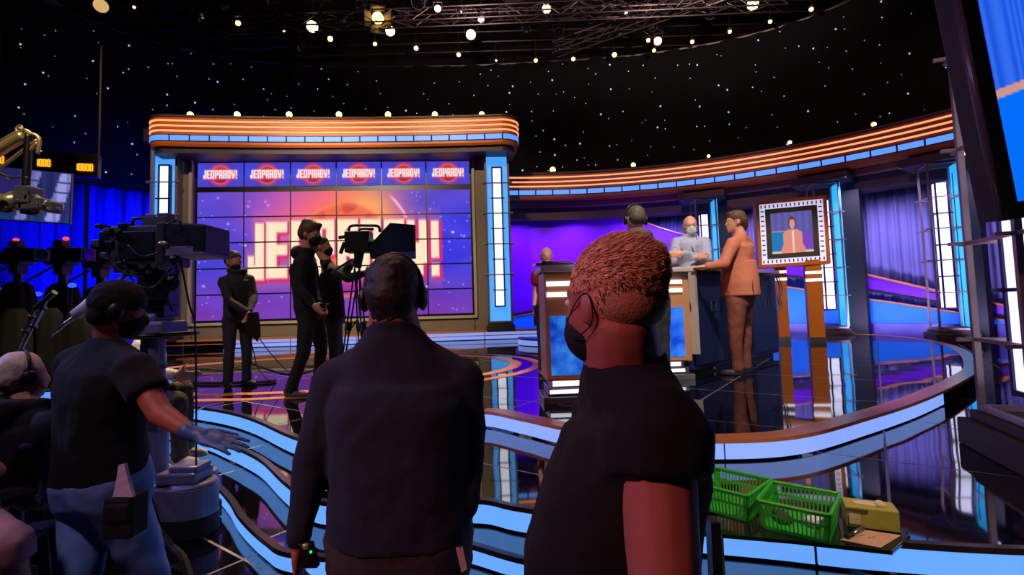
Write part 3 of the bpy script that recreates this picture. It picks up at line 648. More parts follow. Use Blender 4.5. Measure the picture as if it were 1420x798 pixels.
# ================================================================== CEILING RIG
mb = MB()
for i, Y in enumerate(np.arange(8.0, 17.0, .9)):
    pass
PIPE_Y = [round(8.0+.6*i, 2) for i in range(15)]; ZPIPE = 9.75
for i, Y in enumerate(PIPE_Y):
    xl = 1.15*Y
    mb = MB(); mb.tube([(-xl, Y, ZPIPE), (xl*.95, Y, ZPIPE)], .028, 6); o = mb.build('lighting_pipe', M['truss']); tag(o, 'thin metal lighting pipe of the dark overhead grid', 'pipe', 'pipes of the lighting grid')
def truss(a, b, w=.34):
    a, b = Vector(a), Vector(b); t = (b-a).normalized(); s = t.cross(Vector((0, 0, 1))).normalized()*w/2; u = Vector((0, 0, w/2)); mb = MB()
    L = (b-a).length; n = int(L/.5)
    for p in (s+u, s-u, -s+u, -s-u): mb.tube([a+p, b+p], .024, 6)
    for i in range(n):
        p, q = a+t*(L*i/n), a+t*(L*(i+1)/n)
        for c, d in ((s+u, s-u), (-s+u, -s-u), (s+u, -s+u), (s-u, -s-u)):
            if i % 2: c, d = d, c
            mb.tube([p+c, q+d], .012, 5)
    return mb.build('truss', M['truss'])
TR = [((-9, 13.4, 9.1), (7.5, 13.0, 9.1), 'long truss beam crossing above the video wall'), ((-1.0, 9.0, 9.3), (4.6, 14.6, 9.3), 'diagonal truss beam at the top centre of the picture'), ((1.5, 15.0, 9.0), (8.6, 11.0, 9.4), 'truss beam following the top of the star curtain on the right'),
      ((3.2, 9.5, 9.5), (9.2, 12.0, 9.6), 'truss beam at the top right, nearest to the curtain corner'), ((-10, 11.0, 9.6), (-2, 11.3, 9.6), 'truss beam above the left part of the video wall')]
for a, b, l in TR: tag(truss(a, b), l, 'truss', 'overhead trusses')
for k, (a, b, w_) in enumerate((((-2.2, 10.5, 10.6), (7.0, 15.8, 10.4), .5), ((3.0, 9.0, 10.8), (10.0, 12.4, 10.6), .4), ((0, 14.6, 10.3), (7.8, 10.4, 10.3), .45))):
    a, b = Vector(a), Vector(b); t = (b-a).normalized(); s = Vector((-t.y, t.x, 0))*w_/2; mb = MB(); mb.loft([[p+s, p-s, p-s+Vector((0, 0, .3)), p+s+Vector((0, 0, .3))] for p in (a, b)])
    o = struct(mb.build('trim_%d' % (k+3), M['slab']))
def lamp(label, px, py, kind, Y=None, aim=None, size=1.0, group='lamps hanging from the lighting grid'):
    yh = YC-.029*(px-710)
    if Y is None:
        Y = 7.7*700/(yh-py); Y = min(PIPE_Y, key=lambda q: abs(q-Y))
    p = P(px, py, Y); s = size
    d = (Vector(aim)-p).normalized() if aim else (Vector((p.x*.2, 2.0, .5))-p).normalized()
    T = Matrix.Translation(p) @ frame3(d).to_4x4()      # local x = beam
    r = thing('stage_lamp', label, 'lamp', p, group)
    def b(): return MB(T)
    R_ = {'bulb': .055, 'oval': .15, 'white': .085, 'barn': .13, 'square': .16, 'off': .12}[kind]*s
    L = R_*2.6
    m_ = b(); m_.tube([(-L-.02, 0, 0), (-L, 0, 0), (-L*.6, 0, 0), (0, 0, 0)], [R_*.4, R_*.75, R_*1.0, R_*1.12], 16); m_.build('housing', M['housing'], r)
    fm = {'bulb': M['warm'], 'oval': M['pale'], 'white': M['cool'], 'barn': M['warm'], 'square': M['paled'], 'off': M['glass']}[kind]
    m_ = b(); m_.tube([(.002, 0, 0), (.012, 0, 0), (.02*s, 0, 0)], [R_, R_*.95, R_*.5], 16); m_.build('lens', fm, r)
    m_ = b(); m_.tube([(-L*.5, R_*1.3, 0), (-L*.5, R_*1.35, R_*1.6), (-L*.5, -R_*1.35, R_*1.6), (-L*.5, -R_*1.3, 0)], .012, 6); m_.build('yoke', M['truss'], r)
    top = T @ Vector((-L*.5, 0, R_*1.6)); m_ = MB(); m_.tube([top, (top.x, Y, top.z+.05), (top.x, Y, max(ZPIPE, top.z+.06))], .014, 6); m_.build('hanger', M['truss'], r)
    if kind in ('barn',):
        for k, q in enumerate((0, PI/2, PI, 1.5*PI)):
            T2 = T @ Matrix.Rotation(q, 4, 'X'); m_ = MB(T2); h = R_*1.1
            m_.add([(.02, -h, h), (.02, h, h), (.26*s, h*1.3, h*2.0), (.26*s, -h*1.3, h*2.0), (.02, -h, h+.01), (.02, h, h+.01), (.26*s, h*1.3, h*2.0+.01), (.26*s, -h*1.3, h*2.0+.01)],
                   [(0, 1, 2, 3), (4, 7, 6, 5), (0, 4, 5, 1), (1, 5, 6, 2), (2, 6, 7, 3), (3, 7, 4, 0)]); m_.build('barn_door', M['housing'], r)
    return r
M['paled'] = mat('dim_lamp_face', (230, 190, 130), .5, emis=(235, 190, 120), es=.8)
LAMPS = [(330, 32, 'bulb', 1.2), (433, 37, 'oval', 1), (458, 54, 'bulb', 1.3), (520, 61, 'bulb', 1), (577, 67, 'bulb', 1.2), (636, 76, 'bulb', 1.1), (607, 12, 'white', 1), (667, 27, 'white', 1), (653, 48, 'oval', .9), (524, 25, 'barn', 1.2), (541, 43, 'oval', .9),
         (743, 84, 'bulb', 1.0), (795, 82, 'bulb', 1.1), (852, 76, 'bulb', 1.3), (899, 56, 'bulb', 1.0), (912, 57, 'oval', .8), (907, 70, 'bulb', .9), (960, 58, 'bulb', 1), (1012, 44, 'bulb', .9), (1044, 6, 'oval', 1), (1068, 30, 'bulb', .9), (1125, 13, 'bulb', 1.0),
         (868, 17, 'white', .55), (758, 12, 'oval', .8), (140, 8, 'square', 1), (186, 10, 'bulb', .6), (394, 44, 'bulb', .6), (688, 84, 'bulb', .5),
         (375, 2, 'off', 1.6), (580, 3, 'off', 1.4), (415, 66, 'off', .9), (275, 22, 'off', 1.1), (473, 30, 'off', 1), (700, 20, 'off', 1), (775, 45, 'off', 1), (820, 25, 'off', 1.1), (930, 18, 'off', 1.1), (985, 20, 'off', 1), (905, 38, 'off', .9), (775, 66, 'off', .8),
         (640, 20, 'off', .9), (560, 20, 'off', .8), (500, 8, 'off', 1), (310, 8, 'off', 1), (440, 8, 'off', .9), (860, 48, 'off', .8), (730, 40, 'off', .8), (1000, 5, 'off', .9)]
near = lambda x: ('above the left end of the video wall' if x < 300 else 'above the left half of the video wall' if x < 450 else 'above the middle of the video wall' if x < 560 else 'above the right half of the video wall' if x < 700 else 'above the bare star curtain right of the video wall' if x < 870 else 'near the corner of the star curtain' if x < 1000 else 'at the top right above the star curtain')
kinds = {'bulb': 'small glowing amber lamp', 'oval': 'round pale-lit lamp', 'white': 'small cool white lamp', 'barn': 'bright lamp with open barn doors', 'square': 'dim square-looking warm lamp', 'off': 'unlit dark lamp housing'}
seen_ = {}
byk = {}
for L_ in sorted(LAMPS): byk.setdefault(L_[2], []).append(L_)
for k, ls in byk.items():
    n = len(ls)
    for i, (x, y, kk, s) in enumerate(ls):
        if n == 1: lab = kinds[k]+' '+near(x)
        elif i < len(ORD) : lab = '%s of the ceiling rig, %s of its kind' % (kinds[k], ORD[i])
        else: lab = '%s of the ceiling rig, %s of its kind' % (kinds[k], ['rightmost', 'second from the right', 'third from the right', 'fourth from the right', 'fifth from the right', 'sixth from the right', 'seventh from the right'][n-1-i])
        if k == 'oval' and x == 912: aim = None
        lamp(lab, x, y, k, size=s)
# globes standing on the canopies
def globe(label, p, s, group):
    r = thing('globe_lamp', label, 'lamp', p, group); p = Vector(p)
    m_ = MB(); m_.tube([p, p+Vector((0, 0, .05)), p+Vector((0, 0, .08))], [.05*s, .05*s, .03*s], 12); m_.build('lamp_base', M['housing'], r)
    m_ = MB(); m_.ell(p+Vector((0, 0, .12)), (.055*s,)*3, n=12, k=8); m_.build('bulb', M['warm'], r)
for i, (x, y) in enumerate(((264, 151), (329, 153), (401, 156), (470, 157), (538, 157), (603, 158), (668, 157))):
    u, z = on_wall(x, y, -.25); q = TW @ Vector((u, -.25, 0)); globe('amber globe lamp on top of the video wall canopy, %s of seven' % ORD[i], (q.x, q.y, zcv+.55), 1.3, 'globe lamps along the video wall canopy')
for i, (x, s) in enumerate(((773, 1.4), (887, 1.1), (994, .7), (1110, .8), (1231, .9))):
    p = cyl_at(x, CRAD+.12, ZC+.55); globe('amber globe lamp on top of the curved canopy, %s of five' % ORD[i], p, s, 'globe lamps along the curved canopy')

# ================================================================== SCORE DISPLAY AND HANGING MONITOR, LEFT
SEG = {'0': 'abcdef', '1': 'bc'}
def digit(mb, T, ch, x, z, w, h, t):
    sg = {'a': ((x+w/2, z+h), (w, t)), 'g': ((x+w/2, z+h/2), (w, t)), 'd': ((x+w/2, z), (w, t)), 'f': ((x, z+h*.75), (t, h/2)), 'e': ((x, z+h*.25), (t, h/2)), 'b': ((x+w, z+h*.75), (t, h/2)), 'c': ((x+w, z+h*.25), (t, h/2))}
    for k in SEG[ch]: (cx, cz), (dx, dz) = sg[k]; mb.box((cx, -.012, cz), (dx, .02, dz))
pa, pb_ = P(-40, 220, 9.3), P(133, 240, 9.9); dv = (pb_-pa); yw = math.atan2(dv.y, dv.x); L = Vector((dv.x, dv.y, 0)).length
T = TM(pa, yw); sl = dv.z/L
sb = thing('score_display', 'long dark score display with orange 1000 and 10000 digits hanging at the left', 'score display', pa)
mb = MB(T); mb.box((L/2, .09, -.02), (L+.05, .16, .46)); mb.build('housing', M['bezel'], sb, bevel=.01)
mb = MB(T); mb.tube([(L, .1, .2), (L, .1, 2.5)], .02, 6); mb.tube([(.3, .1, .2), (.3, .1, 2.5)], .02, 6); mb.build('hanger', M['truss'], sb)
def at_u(px, py):   # local x,z on the display face under a pixel
    d = ray(px, py); n = Vector((-math.sin(yw), math.cos(yw), 0)); t = (pa-CO).dot(n)/d.dot(n); p = T.inverted() @ (CO+d*t); return p.x, p.z
for txt, x0, x1, yy in (('0', 0, 7, 222), ('1000', 49, 71, 226), ('10000', 104, 130, 232)):
    xa, za = at_u(x0, yy); xb, _ = at_u(x1, yy); n = len(txt); cw_ = (xb-xa)/n; mb = MB(T)
    for i, ch in enumerate(txt): digit(mb, T, ch, xa+cw_*i+cw_*.15, za-.06, cw_*.56, .13, .017)
    mb.build('digits', M['digit'], sb)
def quad_screen(name, label, cat, TL, TR_, BL, frame_w, depth, fn, nx, ny, fm, group=None, stretch=True):
    TL, TR_, BL = Vector(TL), Vector(TR_), Vector(BL); ex = TR_-TL; ey = BL-TL; n = ex.cross(ey).normalized()     # n points away from the viewer side
    if n.y < 0: n = -n
    r = thing(name, label, cat, BL+ex/2, group); exn, eyn = ex.normalized(), ey.normalized()
    a = TL-exn*frame_w-eyn*frame_w; W = ex.length+2*frame_w; H = ey.length+2*frame_w
    mb = MB()
    def slab(o, w, h, d0, d1): mb.loft([[o+n*d, o+exn*w+n*d, o+exn*w+eyn*h+n*d, o+eyn*h+n*d] for d in (d0, d1)])
    f = frame_w
    slab(a, W, f, -.012, depth); slab(a+eyn*(H-f), W, f, -.012, depth); slab(a+eyn*f, f, H-2*f, -.012, depth); slab(a+eyn*f+exn*(W-f), f, H-2*f, -.012, depth)
    mb.build('frame', fm, r); mb = MB(); slab(TL, ex.length, ey.length, .006, depth-.005); mb.build('back', M['bezel'], r)
    screen('screen', r, TL, ex, ey, nx, ny, fn); return r
def pic_left(u, v):
    c = np.zeros(u.shape+(3,))+np.array((34, 36, 92.)); c = mixc(c, (60, 20, 120), np.exp(-(((u-.1)/.3)**2+((v-.4)/.12)**2))*.9); c = mixc(c, (20, 60, 110), sstep(v, .75, .95)*.7)
    for x0, w_, g in ((.62, .05, (120, 120, 190)), (.90, .07, (150, 150, 225))):
        xx = u+(v-.5)*.14; m_ = sstep(np.abs(xx-x0), w_, w_*.8)*sstep(v, 1.0, .96); c = mixc(c, g, m_*(1-.9*(np.abs((v*5) % 1-.5) > .44)))
    return mixc(c, (64, 66, 120), (np.sin(u*60) > .6)*.35*(u > .5))
quad_screen('hanging_monitor', 'tilted hanging monitor behind the camera crane showing a dim pillar', 'monitor', P(-60, 226, 8.6), P(99, 241, 9.2), P(-64, 300, 8.6), .012, .07, pic_left, 60, 30, M['dgrey'])

# ================================================================== BULB-FRAMED MONITOR
def pic_tv(u, v):
    c = np.zeros(u.shape+(3,))+np.array((88, 84, 160.)); c = mixc(c, (120, 110, 175), (.5+.5*np.sin(u*38))*.4)
    c = mixc(c, (30, 120, 185), sstep(v, .44+.10*(u-.1)**2, .47+.10*(u-.1)**2)); c = mixc(c, (205, 150, 120), np.exp(-((v-.455-.10*(u-.1)**2)/.012)**2)*(u < .42))
    c = mixc(c, (118, 70, 190), sstep(v-(1.0-.62*u), 0, .03)*(v > .5)); c = mixc(c, (95, 60, 180), sstep((.88-v)-(.28-.9*u)*0-.0, 0, .01)*(v > .9)*1.0)
    c = mixc(c, (200, 200, 190), sstep(v, .93, .955))
    bw = .12+.11*sstep(v, .42, .52)+.06*sstep(v, .75, .93); c = mixc(c, (226, 140, 120), sstep(np.abs(u-.52), bw+.012, bw-.012)*sstep(v, .41, .44))
    c = mixc(c, (222, 214, 200), sstep(np.abs(u-.53), .045-.02*v, .03-.02*v)*sstep(v, .43, .46)); c = mixc(c, (214, 140, 112), sstep(np.abs(u-.52), .03, .02)*sstep(v, .34, .36)*sstep(v, .47, .44))
    d = np.sqrt(((u-.52)/.062)**2+((v-.28)/.125)**2); c = mixc(c, (96, 60, 44), sstep(np.sqrt(((u-.515)/.078)**2+((v-.24)/.135)**2), 1.05, .95)*sstep(v, .33, .29)); c = mixc(c, (222, 150, 122), sstep(d, 1.05, .95)*sstep(v, .17, .20))
    return c
YL, YR = 9.7, 9.35
TLo, TRo, BLo, BRo = P(1047, 281, YL), P(1147, 268, YR), P(1054, 369, YL), P(1151, 366, YR)
ex, ey = (TRo-TLo+BRo-BLo)/2, (BLo-TLo+BRo-TRo)/2; ex.z *= 1; exn, eyn = ex.normalized(), ey.normalized(); n_ = ex.cross(ey).normalized(); n_ = n_ if n_.y > 0 else -n_
tv = thing('contestant_monitor', 'large monitor in a bulb-lit orange frame showing the player in the pink jacket', 'monitor', (P(1100, 470, 9.5).x, 9.5, Z3))
def slab(mb, o, w, h, d0, d1): mb.loft([[o+n_*d, o+exn*w+n_*d, o+exn*w+eyn*h+n_*d, o+eyn*h+n_*d] for d in (d0, d1)])
def pframe(name, o, w, h, f, d0, d1, mt):
    mb = MB(); slab(mb, o, w, f, d0, d1); slab(mb, o+eyn*(h-f), w, f, d0, d1); slab(mb, o+eyn*f, f, h-2*f, d0, d1); slab(mb, o+eyn*f+exn*(w-f), f, h-2*f, d0, d1); return mb.build(name, mt, tv)
W0, H0 = ex.length, ey.length
pframe('outer_frame', TLo, W0, H0, .06, -.05, .28, M['postw'])
o1 = TLo+exn*.06+eyn*.06; w1, h1 = W0-.12, H0-.12
pframe('light_border', o1, w1, h1, .10, -.02, .1, M['bulbb'] if 'bulbb' in M else M.setdefault('bulbb', mat('lit_border', (225, 225, 250), .4, emis=(205, 208, 250), es=.85)))
def divider(o, a_, b_):
    mb = MB(); mb.loft([[o-exn*a_-eyn*b_-n_*.03, o+exn*a_-eyn*b_-n_*.03, o+exn*a_+eyn*b_-n_*.03, o-exn*a_+eyn*b_-n_*.03], [o-exn*a_-eyn*b_, o+exn*a_-eyn*b_, o+exn*a_+eyn*b_, o-exn*a_+eyn*b_]]); mb.build('border_divider', M['tick'], tv)
for i in range(15):
    for vv in (.05, h1-.05): divider(o1+exn*(w1*(i+.5)/15)+eyn*vv, .011, .028)
for i in range(1, 11):
    for uu in (.05, w1-.05): divider(o1+eyn*(h1*(i+.5)/12.5)+exn*uu, .028, .011)
o2 = o1+exn*.10+eyn*.10; w2, h2 = w1-.20, h1-.20
pframe('inner_bezel', o2, w2, h2, .09, -.03, .1, mat('olive_bezel', (78, 66, 50), .5))
o3 = o2+exn*.09+eyn*.09; screen('screen', tv, o3, exn*(w2-.18), eyn*(h2-.18), 110, 84, pic_tv)
mb = MB(); slab(mb, TLo+exn*.03+eyn*.03, W0-.06, H0-.06, .012, .26); mb.build('back', M['bezel'], tv)
for xa, wd_, yb, Yb, yt in ((1091, .19, 468, 9.75, 360), (1137, .26, 471, 9.4, 360)):
    b_ = P(xa, yb, Yb); T = TM((b_.x, Yb+.1, 0), -.35); zt = P(xa, yt, Yb).z
    mb = MB(T); mb.box((0, 0, (Z3+zt)/2+.04), (wd_, .2, zt-Z3-.08)); mb.build('post', M['postw'], tv, bevel=.008)
    mb = MB(T); mb.box((0, 0, Z3+.05), (wd_+.015, .215, .1)); mb.build('post_foot', M['steel'], tv)
    for k in (0, 1): mb = MB(T); mb.box((0, -.103, zt-.24-k*.14), (wd_+.01, .012, .05)); mb.build('light_bar', M['bar'], tv)

# ================================================================== BIG MONITOR, TOP RIGHT
def pic_big(u, v):
    c = np.zeros(u.shape+(3,))+np.array((28, 84, 225.)); c = mixc(c, (62, 120, 245), (.5+.5*np.sin(u*160+3*np.sin(u*37)))*.7)
    ln = .52-.26*u; c = mixc(c, (0, 110, 250), sstep(v, ln, ln+.004)); return mixc(c, (206, 150, 140), sstep(np.abs(v-ln), .022, .017))
Of = P(1395, 306, 2.2); up = (P(1331.5, -12, 2.12)-Of); upn = up.normalized(); rt = Vector((1, .10, .03)).normalized(); rt = (rt-upn*rt.dot(upn)*.6).normalized(); bk = rt.cross(upn)*-1
bk = bk if bk.y > 0 else -bk
bm = thing('crew_monitor', 'huge tilted monitor in a thick black frame at the top right corner', 'monitor', Of)
Hm, Wm = up.length*1.12, 1.3
def pslab(mb, a, w, h, d0, d1): mb.loft([[a+bk*d, a+rt*w+bk*d, a+rt*w+upn*h+bk*d, a+upn*h+bk*d] for d in (d0, d1)])
mb = MB(); pslab(mb, Of, Wm, Hm, .03, .12); mb.build('casing', mat('brown_black_casing', (44, 36, 36), .45), bm, bevel=.006)
fb = .075
mb = MB(); pslab(mb, Of, Wm, fb, 0, .03); pslab(mb, Of+upn*(Hm-fb), Wm, fb, 0, .03); pslab(mb, Of+upn*fb, fb, Hm-2*fb, 0, .03); pslab(mb, Of+upn*fb+rt*(Wm-fb), fb, Hm-2*fb, 0, .03); mb.build('front_bezel', M['black'], bm)
mb = MB(); mb.tube([Of+bk*.02, Of+upn*Hm+bk*.02], .018, 10); mb.build('edge_bumper', mat('grey_bumper', (74, 66, 86), .3), bm, smooth=True)
screen('screen', bm, Of+upn*(Hm-fb)+rt*fb+bk*.018, rt*(Wm-2*fb), -upn*(Hm-2*fb), 260, 120, pic_big)
mb = MB(); c_ = Of+rt*(Wm/2)+upn*Hm+bk*.1; mb.tube([c_-upn*.2, Vector((c_.x, c_.y, 9.7))], .03, 8); mb.build('hanging_pole', M['truss'], bm)

# ================================================================== LECTERNS AND DESK
def neb_mat(name):
    m_ = mat(name, (10, 60, 190), .3); nt = m_.node_tree; b = nt.nodes['Principled BSDF']; tc = nt.nodes.new('ShaderNodeTexCoord'); n = nt.nodes.new('ShaderNodeTexNoise'); n.inputs['Scale'].default_value = 5; n.inputs['Detail'].default_value = 6
    r = nt.nodes.new('ShaderNodeValToRGB'); e = r.color_ramp.elements; e[0].position = .35; e[0].color = (*lin((6, 56, 180)), 1); e[1].position = .72; e[1].color = (*lin((70, 160, 250)), 1)
    nt.links.new(tc.outputs['Object'], n.inputs[0]); nt.links.new(n.outputs['Fac'], r.inputs[0]); nt.links.new(r.outputs[0], b.inputs['Emission Color']); b.inputs['Emission Strength'].default_value = .9; return m_
M['neb'] = neb_mat('blue_nebula_screen')
def lectern(label, x, Y, yaw, w, ztop, name='lectern', inset=.06):
    p = P(x, 400, Y); loc = Vector((p.x, Y, Z3)); T = TM(loc, yaw); H = ztop-Z3; r = thing(name, label, 'lectern', loc, 'lecterns on the main stage')
    def b(): return MB(T)
    D = .42; bz = .20
    m_ = b(); m_.box((0, D/2, (bz+H-.04)/2), (w, D, H-.04-bz)); m_.build('body', M['wood'], r, bevel=.01)
    m_ = b(); m_.box((0, D/2-.02, H-.02), (w+.07, D+.09, .045)); m_.build('top', M['wtop'], r, bevel=.008)
    for k in (0, 1): m_ = b(); m_.box((-.03, -.008, H-.145-.092*k), (w-.1, .02, .04)); m_.build('light_bar', M['bar'], r)
    m_ = b(); m_.box((-.02, -.006, bz+.05+(H-.42-bz-.05)/2), (w-.12, .02, H-.42-bz-.05)); m_.build('picture_panel', M['neb'], r)
    m_ = b(); m_.box((-.02, 0, bz+.03), (w-.06, .03, .03)); m_.build('panel_sill', M['copperish'] if 'copperish' in M else M['trim'], r)
    m_ = b(); m_.box((0, D/2+.04, .03), (w+.06, D+.02, .06)); m_.box((0, D/2+.05, .10), (w-.04, D-.04, .06)); m_.box((0, D/2+.05, .165), (w-.12, D-.08, .07)); m_.build('stepped_base', M['steel'], r, bevel=.004)
    m_ = b(); m_.box((-.02, .062, .10), (w-.1, .02, .03)); m_.box((-.02, .095, .165), (w-.16, .02, .045)); m_.build('base_light', M['bar'], r)
    return r
lectern('tan lectern with a blue starry panel, left one, beside the man in red', 806, 4.33, 0.06, .64, 1.53)
lectern('right-hand tan lectern with a blue starry panel, in front of the crossed-arms man', 917, 5.45, 0.0, .60, 1.56)
dk = thing('contestant_desk', 'dark navy cabinets under a pale worktop behind the right lectern', 'desk', (3.0, 6.7, Z3))
da, db = Vector((2.02, 5.70, 0)), Vector((3.80, 7.30, 0)); dd = (db-da); Ld = dd.length; yw = math.atan2(dd.y, dd.x); T = TM((da.x, da.y, Z3), yw)
for s0, s1 in ((.02, .98), (1.62, 2.5)):
    mb = MB(T); mb.box(((s0+s1)/2, .32, .62), (s1-s0, .55, 1.12)); cb = mb.build('cabinet', M['navy'], dk, bevel=.012)
    mb = MB(T); mb.box(((s0+s1)/2, .036, .60), (s1-s0-.10, .02, .98)); d_ = mb.build('door', M['navy'], cb, bevel=.006)
    mb = MB(T); cx = (s0+s1)/2+.05
    for a_, b2, c2, e2 in ((0, .06, .13, .012), (0, -.06, .13, .012)): mb.box((cx, .022, .78+b2), (c2, .012, e2))
    for a_ in (-.06, .06): mb.box((cx+a_, .022, .78), (.012, .012, .13))
    mb.build('handle', M['dgrey'], d_)
mb = MB(T); mb.box((Ld/2, .30, 1.215), (Ld+.05, .72, .045)); mb.build('worktop', M['wtop'], dk, bevel=.008)
mb = MB(T); mb.box((.01, -.01, .72), (.05, .08, .94)); mb.build('corner_plate', M['wtop'], dk)
mb = MB(T); mb.box((Ld/2, .32, .03), (Ld-.1, .5, .06)); mb.build('plinth', M['black'], dk)
cab = spline([T @ Vector(q) for q in ((2.42, .0, 1.17), (2.47, -.03, 1.0), (2.40, -.02, .85), (2.45, -.02, .74), (2.38, -.01, .66))], 6)
mb = MB(); mb.tube(cab, .012, 6); mb.tube([q+Vector((.04, .01, 0)) for q in cab], .008, 6); tag(mb.build('cable', M['grey']), 'tangled grey cable hanging at the right end of the navy desk', 'cable')
pp = T @ Vector((.18, .12, 1.245)); mb = MB(TM(pp, .3)); mb.add([(x*.001, y*.001, z) for z in (0, .004) for x, y in ((-140, -90), (140, -80), (130, 100), (-135, 95))], [(0, 1, 2, 3), (7, 6, 5, 4), (0, 4, 5, 1), (1, 5, 6, 2), (2, 6, 7, 3), (3, 7, 4, 0)]); tag(mb.build('paper_sheet', M['white_paper']), 'white paper sheets lying on the worktop by the player', 'paper')
q = P(766, 372, 4.55); mb = MB(TM((q.x, 4.5, 1.53+.022), .1)); mb.box((0, 0, .012), (.34, .2, .02)); mb.box((.02, .02, .03), (.26, .16, .018)); tag(mb.build('clipboard', M['steel'], bevel=.003), 'grey clipboard lying on top of the left lectern', 'clipboard')
# red-brown chair behind the crossed-arms man
q = P(936, 400, 6.9); ch = thing('stool', 'red-brown high-backed chair behind the right lectern', 'chair', (q.x, 6.9, Z3)); T = TM((q.x, 6.9, Z3), .3)
mb = MB(T); mb.box((0, .2, 1.18), (.42, .06, .46)); mb.build('backrest', mat('red_brown_leather', (112, 44, 30), .5), ch, bevel=.03)
mb = MB(T); mb.box((0, 0, .72), (.44, .42, .08)); mb.build('seat', mat('red_brown_leather_seat', (104, 40, 28), .5), ch, bevel=.03)
for sx in (-1, 1):
    for sy in (-1, 1): mb = MB(T); mb.tube([(sx*.18, sy*.18, 1.0 if sy > 0 else .7), (sx*.22, sy*.2, 0)], .018, 8); mb.build('leg', M['black'], ch)

# ================================================================== STUDIO CAMERAS
def box_seg(mb, c, d, T=None): mb.box(c, d, T)
def pedestal(r, T, col_top, base_r=.26):
    def b(): return MB(T)
    m_ = b()
    m_.tube([(0, 0, .30), (0, 0, .62)], .085, 20); m_.tube([(0, 0, .6), (0, 0, col_top)], .062, 20); m_.build('column', M['grey'], r, smooth=False)
    for za, zb2, rr in ((.58, .66, .10), (.90, .93, .07)): m_ = b(); m_.tube([(0, 0, za), (0, 0, zb2)], rr, 20); m_.build('column_collar', M['dgrey'], r)
    m_ = b()
    m_.prism([(base_r*math.cos(2*PI*k/3+q+.35)*.9+.09*math.cos(a_), base_r*math.sin(2*PI*k/3+q+.35)*.9+.09*math.sin(a_)) for k, q, a_ in [(k, 0, 2*PI*k/3+.35+e) for k in range(3) for e in (-1, -.5, 0, .5, 1)]], .10, .29)
    m_.build('base', M['grey'], r, bevel=.02)
    m_ = b(); m_.prism([(base_r*math.cos(2*PI*k/3+.35)*.93+.1*math.cos(2*PI*k/3+.35+e), base_r*math.sin(2*PI*k/3+.35)*.93+.1*math.sin(2*PI*k/3+.35+e)) for k in range(3) for e in (-1, 0, 1)], .01, .10); m_.build('skirt', M['rubber'], r)
    m_ = b(); m_.tube([(.22*math.cos(q), .22*math.sin(q), col_top-.02) for q in (2*PI*i/40 for i in range(40))], .014, 8, closed=True)
    for q in (0, 2.1, 4.2): m_.tube([(0, 0, col_top-.05), (.22*math.cos(q), .22*math.sin(q), col_top-.02)], .009, 6)
    m_.build('steering_ring', M['black'], r)
hc = P(213, 460, 2.98); base = Vector((hc.x, 2.98, 0))
hcam = thing('studio_camera', 'big studio camera with a long lens hood on a grey pedestal', 'camera', base); T = TM(base)
zr = P(230, 461, 2.98).z; pedestal(hcam, T, zr+.01, .28)
# foot box of the pedestal, right of the column
bx = P(262, 700, 2.86)
mb = MB(); mb.tube([(bx.x, 2.9, .10), (bx.x, 2.9, .265)], .125, 28); mb.tube([(bx.x, 2.9, .265), (bx.x, 2.9, .285)], [.125, .11], 28); mb.box((bx.x-.13, 2.9, .185), (.26, .25, .17)); mb.build('wheel_housing', M['grey'], hcam, bevel=.008)
mb = MB(); mb.tube([(bx.x, 2.9, 0.005), (bx.x, 2.9, .10)], .128, 28); mb.box((bx.x-.13, 2.9, .055), (.26, .256, .09)); mb.build('wheel_skirt', M['rubber'], hcam)
mb = MB(); mb.box((bx.x-.05, 2.9, .315), (.22, .18, .06)); mb.box((bx.x-.02, 2.9, .36), (.16, .14, .035)); mb.build('battery_tray', M['grey'], hcam, bevel=.01)
def HP(x, y, Y=2.98): return P(x, y, Y)
def hbox(mb, x0, y0, x1, y1, d0, d1, tilt=0):
    a, b_ = P(x0, y0, 2.98), P(x1, y1, 2.98); mb.box(((a.x+b_.x)/2, 2.98+(d0+d1)/2, (a.z+b_.z)/2), (abs(b_.x-a.x), d1-d0, abs(a.z-b_.z)))
mb = MB(); hbox(mb, 193, 446, 244, 466, -.12, .12); hbox(mb, 187, 436, 230, 448, -.1, .1); mb.build('counterweight_plate', M['grey'], hcam, bevel=.02)
mb = MB(); hbox(mb, 188, 420, 238, 440, -.07, .07); hbox(mb, 200, 372, 240, 424, -.06, .06); hbox(mb, 214, 395, 246, 418, -.09, -.05); mb.build('pan_head', M['black'], hcam, bevel=.008)
mb = MB(); hbox(mb, 170, 366, 244, 378, -.07, .07); mb.build('mount_plate', M['dgrey'], hcam, bevel=.004)
mb = MB(); hbox(mb, 176, 318, 243, 368, -.13, .13); mb.prism([(0, 0)]*0 or [(P(243, 0, 2.98).x, 2.84), (P(252, 0, 2.98).x, 2.86), (P(252, 0, 2.98).x, 3.10), (P(243, 0, 2.98).x, 3.12)], P(247, 370, 2.98).z, P(247, 312, 2.98).z); cbo = mb.build('camera_body', M['dgrey'], hcam, bevel=.012)
mb = MB(); hbox(mb, 190, 326, 236, 362, -.145, -.128); mb.build('side_panel', M['black'], cbo, bevel=.006)
mb = MB(); mb.ell(P(226, 338, 2.83), (.028, .012, .016)); mb.build('side_lamp', M['gold'], cbo)
mb = MB(); mb.tube([P(182, 318, 2.98), P(186, 303, 2.98), P(214, 301, 2.98), P(224, 312, 2.98)], .012, 8); mb.build('top_handle', M['black'], hcam, smooth=True)
mb = MB(); hbox(mb, 205, 303, 238, 318, -.05, .05); hbox(mb, 222, 297, 238, 306, -.03, .03); mb.build('viewfinder_mount', M['dgrey'], hcam, bevel=.004)
